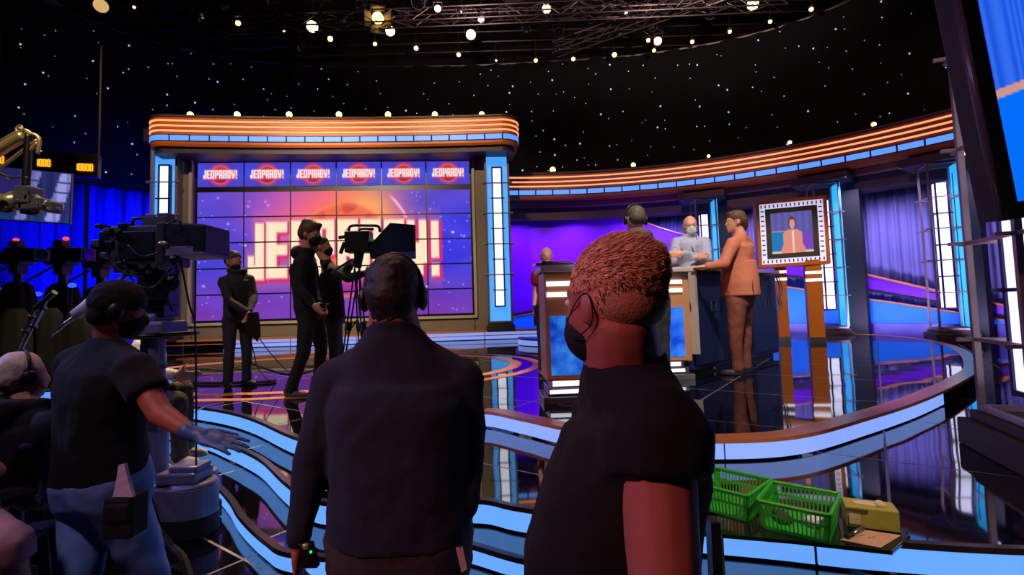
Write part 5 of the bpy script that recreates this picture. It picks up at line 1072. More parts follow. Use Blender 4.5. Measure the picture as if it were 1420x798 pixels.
def human(label, hd, foot_z, H, yaw, ov=None, head_yaw=None, head_pitch=0, head_roll=0, skin='skin', bulk=1.0, belly=0.0, top=None, top_sleeve='long', bottom=None, shoe=None, hair=None, hair_style='short', mask=None,
          hands=None, vox=.012, group=None, base=None, hs=1.0, lean=0.0, collar=None, hairlen=0, seated=False, skirt=.50, glasses=False, shoes=True, legs=True, eyes=True, mat_extra=None, neck_r=1.0, arm_k=1.0, sleeve_f=.62):
    """hd = world point of the head centre; ov = world points replacing default joints"""
    ov = ov or {}; hands = hands or {}; s = H/1.75
    fwd = Vector((math.cos(yaw), math.sin(yaw), 0)); lft = Vector((-math.sin(yaw), math.cos(yaw), 0)); U_ = Vector((0, 0, 1))
    hd = Vector(hd); B = Vector(base) if base else Vector((hd.x-fwd.x*lean, hd.y-fwd.y*lean, foot_z)); B.z = foot_z
    zt = hd.z-B.z; k_ = zt/(.925*H) if not seated else 1.0        # stretch so that the feet reach the ground
    def j(f, l, u): return B+fwd*f*s+lft*l*s+U_*(u*H*k_)+fwd*lean*max(0, (u-.5)/.43)
    J = dict(nk=j(-.01, 0, .845), ch=j(0, 0, .73), ws=j(0, 0, .61), pv=j(0, 0, .53), sl=j(-.01, .185, .805), sr=j(-.01, -.185, .805), el=j(-.03, .235, .63), er=j(-.03, -.235, .63), wl=j(.04, .24, .49), wr=j(.04, -.24, .49),
             hl=j(0, .09, .50), hr=j(0, -.09, .50), kl=j(.02, .10, .28), kr=j(.02, -.10, .28), al=j(0, .11, .045), ar=j(0, -.11, .045))
    for k, v in ov.items(): J[k] = Vector(v)
    hy = head_yaw if head_yaw is not None else yaw
    hf = Vector((math.cos(hy)*math.cos(head_pitch), math.sin(hy)*math.cos(head_pitch), math.sin(head_pitch))); R3 = frame3(hf) @ Matrix.Rotation(head_roll, 3, 'X')
    S = s*hs; g = lambda f, l, u: hd+R3 @ Vector((f*S, l*S, u*S))
    root = thing('person', label, 'person', B, group)
    skm = M[skin] if isinstance(skin, str) else skin
    # --- body: one continuous surface
    mb = MB(); head_geo(mb, hd, R3, S)
    mb.cap(g(-.025, 0, -.05), J['nk']+U_*.01, .054*S*neck_r, .062*S*neck_r); mb.cap(J['nk'], J['ch'], .06*s, .10*s); mb.cap(J['ch'], J['pv'], .10*s, .10*s)
    for q in 'lr':
        mb.cap(J['nk']-U_*.02*s, J['s'+q]-U_*.01*s, .050*s, .045*s)
        b_ = bulk**.5*arm_k; mb.cap(J['ch']*.35+J['s'+q]*.65, J['s'+q], .055*s, .05*s); mb.cap(J['s'+q], J['e'+q], .050*s*b_, .040*s*b_); mb.cap(J['e'+q], J['w'+q], .041*s*b_, .027*s*b_**.5)
        dflt = (J['w'+q]-J['e'+q]).normalized(); h_ = hands.get(q, {}); d_ = Vector(h_.get('d', dflt)); n_ = Vector(h_.get('n', lft*(-1 if q == 'l' else 1)+fwd*.2))
        hand(mb, J['w'+q]+d_.normalized()*.012, d_, n_, (1 if q == 'r' else -1)*h_.get('flip', 1), s*h_.get('s', 1), h_.get('curl', .35), h_.get('thumb', .8), h_.get('fr', 1))
        if legs: mb.cap(J['pv'], J['h'+q], .09*s, .07*s); mb.cap(J['h'+q], J['k'+q], .07*s, .045*s); mb.cap(J['k'+q], J['a'+q], .045*s, .035*s)
    body = mb.build('body', skm, root); remesh(body, min(vox, .0085 if vox < .011 else vox), 3)
    # --- top
    tm = top if not isinstance(top, tuple) else mat('cloth', top, .85, bump=.12, bs=300, bd=.002)
    up_ = (J['nk']-J['pv']).normalized(); sh = (J['sl']-J['sr']).normalized(); fw = sh.cross(up_).normalized(); fw = fw if fw.dot(fwd) > -.2 else -fw
    def ring(c, w, d, fo=0, n=24, p=2.4, ax=None, tilt=0):
        a_ = ax or sh; out = []
        for i in range(n):
            q = 2*PI*i/n; cx, sy = math.cos(q), math.sin(q); x = math.copysign(abs(cx)**(2/p), cx)*w; y = math.copysign(abs(sy)**(2/p), sy)*d; out.append(c+a_*x+fw*(y+fo)-up_*(y*tilt))
        return out
    hem = J['pv']+(J['nk']-J['pv'])*((skirt-.53)/.315); shw = (J['sl']-J['sr']).length/2; b = bulk
    mb = MB(); hip_ax = (J['hl']-J['hr']).normalized(); sc = (J['sl']+J['sr'])/2
    mb.loft([ring(hem, .165*s*b, .125*s*b+belly*.7, belly*.55, ax=hip_ax), ring(J['ws'], .158*s*b, .118*s*b+belly, belly*.8), ring(J['ch'], max(.165*s*b, shw*.88), .122*s*b+belly*.35, belly*.3), ring((J['ch']+sc)/2+up_*.03*s, shw*.96, .112*s*b, belly*.1), ring(sc, shw*.95, .085*s*b), ring(J['nk']-up_*.03*s, shw*.62, .070*s*b), ring(J['nk']+up_*.006*s, .066*s*neck_r, .062*s*neck_r, -.004, tilt=.42)])
    for q in 'lr':
        ar_ = b**.6*arm_k; mb.cap(J['s'+q]-up_*.012*s, J['s'+q]-up_*.03*s, .066*s*ar_, .066*s*ar_); mb.cap(J['nk']-up_*.03*s, J['s'+q]-up_*.006*s, .062*s*ar_, .060*s*ar_)
        if top_sleeve == 'long': mb.cap(J['s'+q], J['e'+q], .066*s*ar_, .054*s*ar_); mb.cap(J['e'+q], J['w'+q]-(J['w'+q]-J['e'+q]).normalized()*.01, .053*s*ar_, .038*s*ar_)
        elif top_sleeve == 'short': e_ = J['s'+q]+(J['e'+q]-J['s'+q])*sleeve_f; mb.cyl(J['s'+q], e_, .068*s*ar_, .066*s*ar_, 20)
        elif top_sleeve == 'rolled': mb.cap(J['s'+q], J['e'+q], .064*s*ar_, .054*s*ar_); mb.cyl(J['e'+q], J['e'+q]+(J['w'+q]-J['e'+q])*.35, .052*s*ar_, .048*s*ar_)
    if collar == 'hood':
        mb.tube([J['nk']+up_*.02*s+(sh*math.cos(a)+fw*math.sin(a)*.95)*.088*s-fw*.02*s-up_*.012*math.sin(a) for a in (2*PI*i/16 for i in range(16))], .032*s, 8, closed=True); mb.ell(J['nk']-fw*.085*s, (.07*s, .10*s, .075*s), frame3(fw))
    if collar == 'shirt': mb.tube([J['nk']+up_*.02*s+(sh*math.cos(a)+fw*math.sin(a))*.07*s for a in (2*PI*i/16 for i in range(16))], .018*s, 8, closed=True)
    if collar == 'crew': mb.tube([J['nk']+up_*(.008-.028*neck_r*math.sin(a))*s+(sh*math.cos(a)+fw*math.sin(a))*.068*s*neck_r for a in (2*PI*i/16 for i in range(16))], .010*s, 8, closed=True)
    t_ = mb.build(mat_extra or 'shirt', tm, root); remesh(t_, max(vox*1.0, .011), 5, .018*s)
    # --- trousers
    if legs and bottom is not None:
        bm_ = bottom if not isinstance(bottom, tuple) else mat('trouser_cloth', bottom, .85, bump=.12, bs=250, bd=.002)
        mb = MB(); mb.loft([ring(J['pv']+up_*.09*s, .150*s*b, .11*s*b, belly*.4, ax=hip_ax), ring(J['pv'], .168*s*b, .125*s*b, belly*.2, ax=hip_ax), ring((J['hl']+J['hr'])/2-up_*.03*s, .160*s*b, .115*s*b, ax=hip_ax)])
        for q in 'lr':
            mb.cap(J['h'+q], J['k'+q], .090*s*b, .066*s*b**.5); a_ = J['a'+q]+(J['k'+q]-J['a'+q]).normalized()*.0; mb.cap(J['k'+q], a_, .064*s*b**.5, .054*s); mb.cyl(J['a'+q]+(J['k'+q]-J['a'+q])*.25, J['a'+q]-(J['k'+q]-J['a'+q]).normalized()*.02, .055*s, .058*s)
        remesh(mb.build('trousers', bm_, root), max(vox, .012), 5, .018*s)
        if shoes:
            sm_ = shoe if not isinstance(shoe, tuple) else mat('shoe_leather', shoe, .5)
            for q in 'lr':
                fd = hands.get('f'+q); fd = Vector(fd).normalized() if fd else (fwd+lft*(.25 if q == 'l' else -.25)).normalized(); a_ = J['a'+q]; fz = Vector((0, 0, 1)); Rf = frame3(fd); c = Vector((a_.x, a_.y, a_.z-.045*H+.0))
                mb = MB(); mb.ell(c+fd*.055*s+fz*.038*s, (.125*s, .045*s, .036*s), Rf); mb.ell(c-fd*.02*s+fz*.06*s, (.06*s, .042*s, .055*s), Rf); mb.ell(c+fd*.055*s+fz*.020*s, (.135*s, .048*s, .018*s), Rf)
                remesh(mb.build('shoe', sm_, root), max(vox, .010), 2)
    # --- hair
    if hair is not None:
        hm = hair if not isinstance(hair, tuple) else mat('hair', hair, .6, bump=.5, bs=160, bd=.004, var=.25, vs=60)
        mb = MB(); 
        def e(f, l, u, rf, rl, ru): mb.ell(g(f, l, u), (rf*S, rl*S, ru*S), R3, 20, 14)
        if hair_style == 'short': e(-.022, 0, .046, .098, .083, .090); e(-.05, 0, .01, .074, .081, .078); e(-.045, 0, -.03, .05, .065, .04)
        if hair_style == 'full': e(-.022, 0, .046, .100, .086, .092); e(-.05, 0, .01, .076, .083, .080); e(-.058, 0, -.045, .044, .066, .046); e(-.052, 0, -.08, .040, .060, .040)
        if hair_style == 'buzz': e(-.018, 0, .036, .096, .079, .090); e(-.045, 0, .01, .074, .078, .074)
        if hair_style == 'bald': e(-.048, 0, -.002, .066, .0785, .045)
        if hair_style == 'messy': e(-.018, 0, .052, .104, .090, .094); e(-.05, 0, .01, .082, .088, .085); e(.05, .02, .095, .045, .05, .03); e(-.03, -.03, .11, .06, .05, .04)
        if hair_style == 'bun': e(-.018, 0, .046, .100, .084, .090); e(-.05, 0, .01, .076, .082, .078); e(-.075, 0, -.035, .05, .055, .05); e(-.08, 0, -.075, .03, .035, .035); e(.05, 0, .09, .04, .05, .03)
        if hair_style == 'cap': e(-.01, 0, .045, .106, .088, .088); e(-.04, 0, .02, .08, .086, .075); e(-.05, 0, -.035, .06, .075, .05)
        if hair_style == 'ponytail':
            e(-.022, 0, .046, .100, .085, .090); e(-.045, 0, .005, .082, .083, .085)
            mb.tube([g(-.10, 0, .03), g(-.13, .02, .02), g(-.15, .03, -.05), g(-.15, .04, -.15), g(-.14, .04, -.25), g(-.13, .03, -.31)], [.028*S, .036*S, .046*S, .046*S, .034*S, .008*S], 12)
        remesh(mb.build('cap' if hair_style == 'cap' else 'hair', hm, root), .009 if vox < .011 else vox, 2, .012, _tex2)
    if mask is not None:
        mb = MB(); mb.ell(g(.050, 0, -.058), (.062*S, .060*S, .062*S), R3); mb.ell(g(.088, 0, -.036), (.036*S, .024*S, .034*S), R3); mk = mb.build('face_mask', mask, root, smooth=True)
        remesh(mk, .009, 2)
        mb = MB()
        for k in (-1, 1): mb.tube(spline([g(.07, k*.050, -.030), g(.02, k*.073, .004), g(-.018, k*.082, .018), g(-.030, k*.083, -.008), g(-.022, k*.080, -.040), g(.02, k*.070, -.060), g(.06, k*.050, -.075)], 4), .0014*S, 5)
        mb.build('ear_loop', mask, root)
    if eyes:
        for k in (-1, 1):
            mb = MB(); mb.ell(g(.078, k*.030, .006), (.010*S, .013*S, .009*S), R3, 12, 8); ey_ = mb.build('eye', M['eye'], root, smooth=True)
            mb = MB(); mb.ell(g(.0865, k*.030, .006), (.003*S, .006*S, .006*S), R3, 10, 6); mb.build('iris', M['pupil'], ey_)
    if glasses:
        mb = MB()
        for k in (-1, 1):
            mb.tube([g(.106, k*.032, .004)+R3 @ Vector((0, .024*S*math.cos(q), .018*S*math.sin(q))) for q in (2*PI*i/16 for i in range(16))], .0022*S, 5, closed=True); mb.tube([g(.104, k*.056, .006), g(.0, k*.082, .006), g(-.03, k*.082, -.004)], .002*S, 5)
        mb.tube([g(.106, -.010, .006), g(.112, 0, .010), g(.106, .010, .006)], .0022*S, 5); mb.build('glasses', M['black'], root)
    return root, J, g, R3, S
def headset(root, g, R3, S, mic=None, col=None, tilt=.0, wide=1.0):
    col = col or M['black']; mb = MB(); mb.tube(spline([g(tilt*(math.sin(q)), .094*wide*math.cos(q), .02+.118*math.sin(q)) for q in (PI*i/10 for i in range(11))], 3), .008*S, 8); hp = mb.build('headset_band', col, root, smooth=True)
    for k in (-1, 1): mb = MB(); mb.ell(g(0, k*.095*wide, -.005), (.036*S, .018*S, .042*S), R3); mb.build('ear_cup', col, root, smooth=True)
    if mic: mb = MB(); mb.tube(spline([g(.02, mic*.09, -.03), g(.06, mic*.08, -.06), g(.10, mic*.04, -.075)], 4), .003*S, 6); mb.ell(g(.105, mic*.03, -.076), (.010*S,)*3, R3); mb.build('microphone', col, root)
def hold(name, label, cat, mt, p0, p1, r, parent=None):
    mb = MB(); mb.tube([p0, p1], r, 10); return tag(mb.build(name, mt), label, cat)

D90 = PI/2
# 1 --- man in the black T-shirt, nearest
def Q(x, y, Y=1.02): return P(x, y, Y)
tsh = mat('black_tshirt', (4, 4, 6), .95, bump=.15, bs=260, bd=.002)
r, J, g, R3, S = human('man in black T-shirt with short fair hair and dark mask, nearest to the camera', Q(845, 420, 1.05), ZB, 1.80, math.radians(158), dict(
    nk=Q(866, 512, 1.08), ch=Q(872, 650, 1.10), ws=Q(860, 760, 1.10), pv=Q(862, 850, 1.10), sl=Q(906, 590, .95), sr=Q(850, 570, 1.30), el=Q(922, 815, .88), wl=Q(900, 960, .86), er=Q(810, 790, 1.35), wr=Q(770, 880, 1.15),
    hl=Q(890, 900, 1.0), hr=Q(850, 900, 1.18)), head_yaw=math.radians(128), head_pitch=-.06, skin='skin3', bulk=1.18, belly=.035, top=tsh, top_sleeve='short', bottom=(16, 16, 20), shoe=(20, 20, 20), hair=None, mask=M['mask'],
    vox=.010, hs=1.02, collar=None, base=(Q(862, 850, 1.10).x, 1.08, ZB), neck_r=1.30, arm_k=1.36, sleeve_f=.33)
# strand hair: fair tufts on top, shorter and darker at the sides and nape
def strands(root, g, R3, S, n, mats, top_l=.055, side_l=.018, seed=3, flow=(-.5, .2, .35), zmin=-.055, fr=1.05):
    rs_ = random.Random(seed); parts = [MB() for _ in mats]
    for i in range(n):
        u = rs_.uniform(-.75, 1); ph = rs_.uniform(0, 2*PI); c_ = math.sqrt(max(0, 1-u*u)); d = Vector((c_*math.cos(ph), c_*math.sin(ph), u))
        base_ = Vector((-.018+.099*d.x, .079*d.y, .030+.094*d.z)); 
        if base_.z < zmin or (base_.x > .045 and base_.z < .085) or (base_.x > -.0 and base_.z < .02): continue
        if abs(base_.y) > .05 and base_.x > -.03 and base_.z < .03: continue
        t = min(1, max(0, (base_.z-.03)/.06)); L = (side_l+(top_l-side_l)*t)*rs_.uniform(.7, 1.2)
        out = d.copy(); fl = Vector(flow)*(.35+.9*t)+Vector((rs_.gauss(0, .25), rs_.gauss(0, .25), rs_.gauss(0, .2)))
        if t < .5: fl.z -= .8*(1-t*2); fl.x -= .3
        d1 = (out*(.35+.15*t)+fl).normalized(); p0 = g(*base_*.985); p1 = p0+R3 @ d1*L*.5*S; d2 = (d1+fl*.35-out*.25).normalized(); p2 = p1+R3 @ d2*L*.5*S
        k = 1 if (base_.x < -.055+rs_.gauss(0, .008) and base_.z < .022+rs_.gauss(0, .01)) else 0
        if len(mats) > 2 and t > .25 and rs_.random() < .4: k = 2
        parts[k].tube([p0, p1, p2], [.0019*S*fr, .0015*S*fr, .0004*S], 3, caps=False)
    for m_, mt in zip(parts, mats):
        if m_.v: m_.build('hair', mt, root, smooth=True)['kind'] = 'stuff'
hairf = mat('fair_reddish_hair', (214, 150, 112), .5, var=.3, vs=40); hairl = mat('blond_hair_tips', (238, 186, 146), .5, var=.2, vs=40); haird = mat('dark_nape_hair', (64, 36, 34), .6, var=.3, vs=40)
mb = MB(); mb.ell(g(-.020, 0, .036), (.098*S, .078*S, .090*S), R3, 22, 16); mb.ell(g(-.05, 0, .0), (.070*S, .076*S, .062*S), R3, 22, 14); remesh(mb.build('hair_base', mat('hair_undercoat', (170, 112, 86), .7, bump=.6, bs=220, bd=.004, var=.3, vs=90), r), .009, 2)
strands(r, g, R3, S, 17000, [hairf, haird, hairl], .030, .012, fr=1.0, flow=(-1.1, -.35, .1))
# 2 --- man in the dark sweater
def Q(x, y, Y=1.75): return P(x, y, Y)
sw_ = mat('charcoal_sweater', (26, 29, 46), .95, bump=.25, bs=340, bd=.002, var=.1, vs=6)
r, J, g, R3, S = human('heavy man in a dark sweater with a headset, seen from behind at the centre', Q(546, 412, 1.75), ZB, 1.78, D90+.06, dict(
    nk=Q(548, 465), ch=Q(556, 560), ws=Q(556, 660), pv=Q(556, 735), sl=Q(462, 530, 1.76), sr=Q(640, 524, 1.76), el=Q(430, 655, 1.74), er=Q(648, 640, 1.76), wl=Q(413, 748, 1.70), wr=Q(645, 706, 1.72), hl=Q(508, 772), hr=Q(604, 772)),
    skin='skin3', bulk=1.46, belly=.02, top=sw_, bottom=(58, 44, 46), shoe=(20, 20, 20), hair=(22, 14, 14), hair_style='full', vox=.010, collar='crew', skirt=.525, base=(Q(556, 800).x, 1.75, ZB), neck_r=1.40, mask=None, eyes=False, hs=1.05, arm_k=.90,
    hands=dict(l=dict(d=(.0, .1, -1), n=(1, 0, 0), curl=.75), r=dict(d=(0, .08, -1), n=(-1, 0, 0), curl=.4)))
headset(r, g, R3, S, wide=.98)
p0, p1 = Q(424, 752, 1.66), Q(432, 782, 1.66)
rd = thing('two_way_radio', 'small radio with a green light in the left hand of the man in the sweater', 'radio', p1); mb = MB(); mb.loft([[p0+Vector((a*.022, b_*.012, 0)) for a, b_ in ((-1, -1), (1, -1), (1, 1), (-1, 1))], [p1+Vector((a*.024, b_*.014, -.01)) for a, b_ in ((-1, -1), (1, -1), (1, 1), (-1, 1))]]); mb.build('casing', M['black'], rd, bevel=.004)
mb = MB(); mb.ell(Q(431, 766, 1.645), (.004, .003, .004)); mb.build('indicator_light', M['greenl'], rd); mb = MB(); mb.ell(Q(424, 758, 1.65), (.012, .01, .01)); mb.build('knob', M['gold'], rd)
p0 = Q(634, 700, 1.70); p1 = Q(640, 758, 1.68); bg = thing('badge', 'pale badge hanging on a thin cord from the sweater man\'s right pocket', 'badge', p1); mb = MB(); mb.tube(spline([Q(630, 722, 1.6), Q(636, 742, 1.6), Q(638, 760, 1.6)], 4), .002, 5); mb.build('cord', M['black'], bg)
q = [Q(632, 761, 1.6), Q(641, 758, 1.6), Q(648, 790, 1.6), Q(640, 795, 1.6)]; mb = MB(); mb.loft([q, [p+Vector((0, .004, 0)) for p in q]]); mb.build('card', mat('pale_pink_card', (206, 160, 168), .6), bg)
# 3 --- man in the cap with the blue glove
def Q(x, y, Y=2.0): return P(x, y, Y)
r, J, g, R3, S = human('man in black cap, T-shirt and jeans reaching right with a blue glove', Q(165, 430, 2.02), ZB, 1.72, math.radians(48), dict(
    nk=Q(152, 476, 2.02), ch=Q(142, 545, 2.0), ws=Q(140, 610, 2.0), pv=Q(142, 668, 2.0), sl=Q(104, 500, 2.12), sr=Q(184, 508, 1.92), er=Q(222, 574, 1.86), wr=Q(268, 602, 1.84), el=Q(98, 585, 2.2), wl=Q(112, 640, 2.3), hl=Q(122, 690, 2.04), hr=Q(162, 690, 1.98),
    kl=Q(112, 800, 1.95), kr=Q(210, 800, 2.05), al=Q(104, 975, 1.85), ar=Q(234, 960, 2.2)), head_yaw=math.radians(30), head_pitch=-.2, skin='skin3', bulk=1.12, top=mat('black_work_shirt', (8, 8, 11), .92, bump=.1, bs=200, bd=.002), top_sleeve='short',
    bottom=mat('blue_jeans', (124, 156, 220), .9, bump=.25, bs=320, bd=.002, var=.3, vs=7), shoe=(20, 20, 20), hair=mat('black_cap_cloth', (10, 10, 12), .9), hair_style='cap', mask=M['mask'], vox=.010, base=(Q(142, 700).x, 2.0, ZB), skirt=.53, hs=.92,
    hands=dict(r=dict(d=(1, -.05, -.28), n=(.1, .3, -1), curl=.10, thumb=.55, fr=1.6, s=.80)), eyes=False)
def gm(mb): hand(mb, Q(268, 602, 1.84)+Vector((.012, 0, -.003)), (1, -.05, -.28), (.1, .3, -1), 1, S*1.20, .10, .55, 1.6)
mb = MB(); gm(mb); mb.cap(Q(258, 597, 1.84), Q(270, 603, 1.84), .031, .028); remesh(mb.build('glove', mat('blue_nitrile_glove', (52, 96, 160), .45, bump=.2, bs=60, bd=.002), r), .006, 1)
mb = MB(); mb.tube(spline([g(.0, .086, -.02), g(.05, .07, -.05), g(.09, .03, -.07)], 4), .003, 6); mb.build('microphone', M['black'], r)
mb = MB(); mb.ell(g(0, -.088, -.01), (.034*S, .02*S, .04*S), R3); mb.build('ear_cup', M['black'], r, smooth=True)
q = [Q(164, 646, 1.80), Q(172, 644, 1.80), Q(178, 668, 1.79), Q(184, 690, 1.78), Q(156, 690, 1.78), Q(161, 668, 1.79)]; mb = MB(); mb.loft([q, [p+Vector((.0, .014, 0)) for p in q]]); tag(mb.build('cloth_rag', mat('pale_cloth', (196, 172, 196), .9, bump=.3, bs=40)), 'pale cloth hanging from the belt of the man in jeans', 'cloth')
a, b_ = Q(150, 688, 1.80), Q(188, 745, 1.80); mb = MB(); mb.box(((a.x+b_.x)/2, 1.82, (a.z+b_.z)/2), (b_.x-a.x, .09, a.z-b_.z)); mb.box(((a.x+b_.x)/2, 1.775, a.z-.05), ((b_.x-a.x)*.9, .02, .06)); tag(mb.build('tool_pouch', M['matte'], bevel=.02), 'black tool pouch on the hip of the man in jeans', 'pouch')
# 4 --- seated woman with the ponytail
def Q(x, y, Y=2.1): return P(x, y, Y)
r, J, g, R3, S = human('blonde woman with a ponytail and a headset sitting in the office chair at the left', Q(33, 523, 2.12), ZB, 1.66, math.radians(55), dict(
    nk=Q(34, 568, 2.1), ch=Q(36, 610, 2.12), ws=Q(30, 645, 2.12), pv=Q(24, 668, 2.14), sl=Q(0, 586, 2.25), sr=Q(72, 590, 2.02), el=Q(0, 640, 2.4), wl=Q(30, 650, 2.5), er=Q(92, 632, 2.05), wr=Q(98, 610, 2.3), hl=Q(14, 675, 2.2), hr=Q(44, 678, 2.1), kl=Q(50, 676, 2.5), kr=Q(84, 684, 2.4),
    al=Q(60, 810, 2.45), ar=Q(92, 810, 2.35)), head_yaw=math.radians(58), skin='skin2', top=(16, 16, 24), bottom=(20, 20, 30), shoe=(20, 20, 20), hair=mat('blonde_hair', (236, 214, 200), .5, bump=.5, bs=120, bd=.004, var=.15, vs=50), hair_style='ponytail', vox=.011,
    base=(Q(20, 700).x, 2.1, ZB), seated=True, collar='hood', eyes=False, hs=.84)
headset(r, g, R3, S, mic=-1)
mb = MB(); mb.tube([g(-.115, .0+.02*math.cos(q), .03+.02*math.sin(q)) for q in (2*PI*i/12 for i in range(12))], .012*S, 8, closed=True); mb.build('hair_tie', M['black'], r)
pd = Q(84, 552, 2.35); mb = MB(TM(pd, .5, .5)); mb.box((0, 0, 0), (.16, .01, .10)); tb = mb.build('tablet', M['black'], bevel=.004); tag(tb, 'small tablet glowing blue in front of the blonde woman', 'tablet'); mb = MB(TM(pd, .5, .5)); mb.box((0, -.007, 0), (.14, .004, .08)); mb.build('screen', M['bluep'], tb)
# 5 --- bit of a person at the bottom left corner
def Q(x, y, Y=1.62): return P(x, y, Y)
human('person in a pale pink top, only an arm showing in the bottom left corner', Q(-52, 655, 1.66), ZB, 1.62, math.radians(60), dict(nk=Q(-34, 706), ch=Q(-36, 770), ws=Q(-40, 815), pv=Q(-44, 850), sl=Q(-80, 740, 1.75), sr=Q(8, 746, 1.58), er=Q(20, 800, 1.6), wr=Q(40, 850, 1.7), el=Q(-80, 820, 1.8), wl=Q(-50, 850, 1.9),
    hl=Q(-60, 860, 1.7), hr=Q(-30, 860, 1.6), kl=Q(-20, 880, 2.0), kr=Q(10, 880, 1.95), al=Q(-10, 1020, 2.0), ar=Q(20, 1020, 1.95)), skin='skin2', top=(214, 170, 186), top_sleeve='short', bottom=(60, 50, 70), shoe=(30, 30, 30), hair=(80, 50, 40), vox=.011, base=(Q(-30, 860).x, 1.62, ZB), seated=True, eyes=False)
# 6 --- seated man behind the pedestal
def Q(x, y, Y=3.85): return P(x, y, Y)
r, J, g, R3, S = human('man in a pale shirt and olive trousers sitting with papers behind the grey pedestal', Q(206, 438, 3.85), Z1, 1.75, math.radians(-20), dict(nk=Q(203, 466), ch=Q(204, 495), ws=Q(202, 525), pv=Q(200, 550, 3.9), sl=Q(205, 482, 4.05), sr=Q(196, 484, 3.65), el=Q(222, 520, 4.0), wl=Q(244, 520, 3.7), er=Q(212, 515, 3.5), wr=Q(240, 520, 3.5),
    hl=Q(206, 552, 4.0), hr=Q(204, 556, 3.8), kl=Q(256, 540, 3.95), kr=Q(246, 556, 3.65), al=Q(258, 620, 3.95), ar=Q(250, 632, 3.72)), head_yaw=-.3, skin='skin2', top=mat('pale_shirt', (226, 220, 190), .8, bump=.3, bs=30, bd=.01), bottom=mat('olive_trousers', (78, 70, 50), .85, bump=.3, bs=40, bd=.008), shoe=mat('pale_trainers', (206, 196, 170), .6),
    hair=(60, 50, 44), mask=M['mask'], vox=.013, base=(Q(200, 560).x, 3.9, Z1), seated=True, eyes=False, hands=dict(l=dict(d=(.8, -.3, -.3), curl=.5), r=dict(d=(.9, .2, -.1), curl=.5), fl=(1, -.1, 0), fr=(1, -.25, 0)))
ps = Q(200, 560, 3.9); mb = MB(); mb.tube([(ps.x-.05, 3.9, Z1+.42), (ps.x-.05, 3.9, Z1+.47)], .17, 24); sto = mb.build('stool', M['black']); tag(sto, 'round black stool under the seated man with papers', 'stool')
for k in range(3): q = 2*PI*k/3; mb = MB(); mb.tube([(ps.x-.05+.1*math.cos(q), 3.9+.1*math.sin(q), Z1+.42), (ps.x-.05+.17*math.cos(q), 3.9+.17*math.sin(q), Z1)], .012, 8); mb.build('leg', M['black'], sto)
q = [Q(226, 517, 3.6), Q(240, 512, 3.66), Q(246, 526, 3.5), Q(230, 530, 3.45)]; mb = MB(); mb.loft([q, [p+Vector((0, 0, .004)) for p in q]]); tag(mb.build('paper_sheet', M['white_paper']), 'white papers held by the seated man behind the pedestal', 'paper')
# 7 --- man with clasped hands
def Q(x, y, Y=5.95): return P(x, y, Y)
jk = mat('dark_zip_jacket', (36, 34, 40), .85, bump=.15, bs=120, bd=.003)
r, J, g, R3, S = human('man in a dark jacket and jeans with clasped hands standing left before the big screens', Q(324, 363, 5.95), Z3, 1.66, math.radians(-40), dict(wl=Q(346, 432, 5.72), wr=Q(343, 433, 5.68), el=Q(352, 412, 5.98), er=Q(318, 418, 5.72), sl=Q(346, 388, 6.02), sr=Q(310, 390, 5.84)), head_yaw=math.radians(-25), head_pitch=-.25, top=jk,
    bottom=mat('dark_jeans', (40, 48, 72), .85, bump=.15, bs=100, bd=.003), shoe=(24, 24, 28), hair=(58, 36, 28), hair_style='short', mask=M['mask'], vox=.013, collar='hood', base=(Q(329, 533).x, 5.95, Z3), hs=1.05, skirt=.49, hands=dict(l=dict(d=(-.2, -.3, -.7), curl=.6), r=dict(d=(.5, -.2, -.7), curl=.6)))
mb = MB(); p0 = Q(350, 436, 5.62)
for k in range(7): mb.tube(spline([p0+Vector((-.03+.012*k, .004*k, .02)), p0+Vector((-.06+.022*k, 0, -.12)), p0+Vector((-.07+.024*k, .01, -.26-.02*(k % 3)))], 4), .014, 6)
tag(mb.build('cable_bundle', M['matte']), 'black cable bundle hanging from the clasped hands', 'cable')
# 8 --- man walking in the hoodie
def Q(x, y, Y=5.2): return P(x, y, Y)
r, J, g, R3, S = human('tall man in a black hoodie and mask walking, hand in pocket, before the big screens', Q(431, 325, 5.2), Z3, 1.80, math.radians(-12), dict(nk=Q(425, 350), ch=Q(420, 375), ws=Q(424, 405), pv=Q(430, 426), sl=Q(430, 362, 5.38), sr=Q(416, 364, 5.02), er=Q(416, 400, 4.98), wr=Q(433, 422, 4.98), el=Q(438, 396, 5.4), wl=Q(446, 420, 5.3),
    hl=Q(436, 438, 5.28), hr=Q(426, 438, 5.12), kr=Q(421, 488, 5.06), kl=Q(446, 484, 5.32), ar=Q(404, 541, 5.1), al=Q(441, 523, 5.42)), head_yaw=math.radians(-14), head_pitch=-.12, top=mat('black_hoodie', (26, 22, 24), .9, bump=.15, bs=120, bd=.003), bottom=(14, 13, 16), shoe=mat('brown_trainers', (70, 56, 52), .6), hair=(92, 62, 40), hair_style='messy', mask=M['mask'], vox=.013,
    collar='hood', base=(Q(425, 545).x, 5.2, Z3), hs=1.03, skirt=.52, hands=dict(r=dict(d=(.6, -.1, -.5), curl=.5), fr=(1, -.15, 0), fl=(1, -.1, 0)))
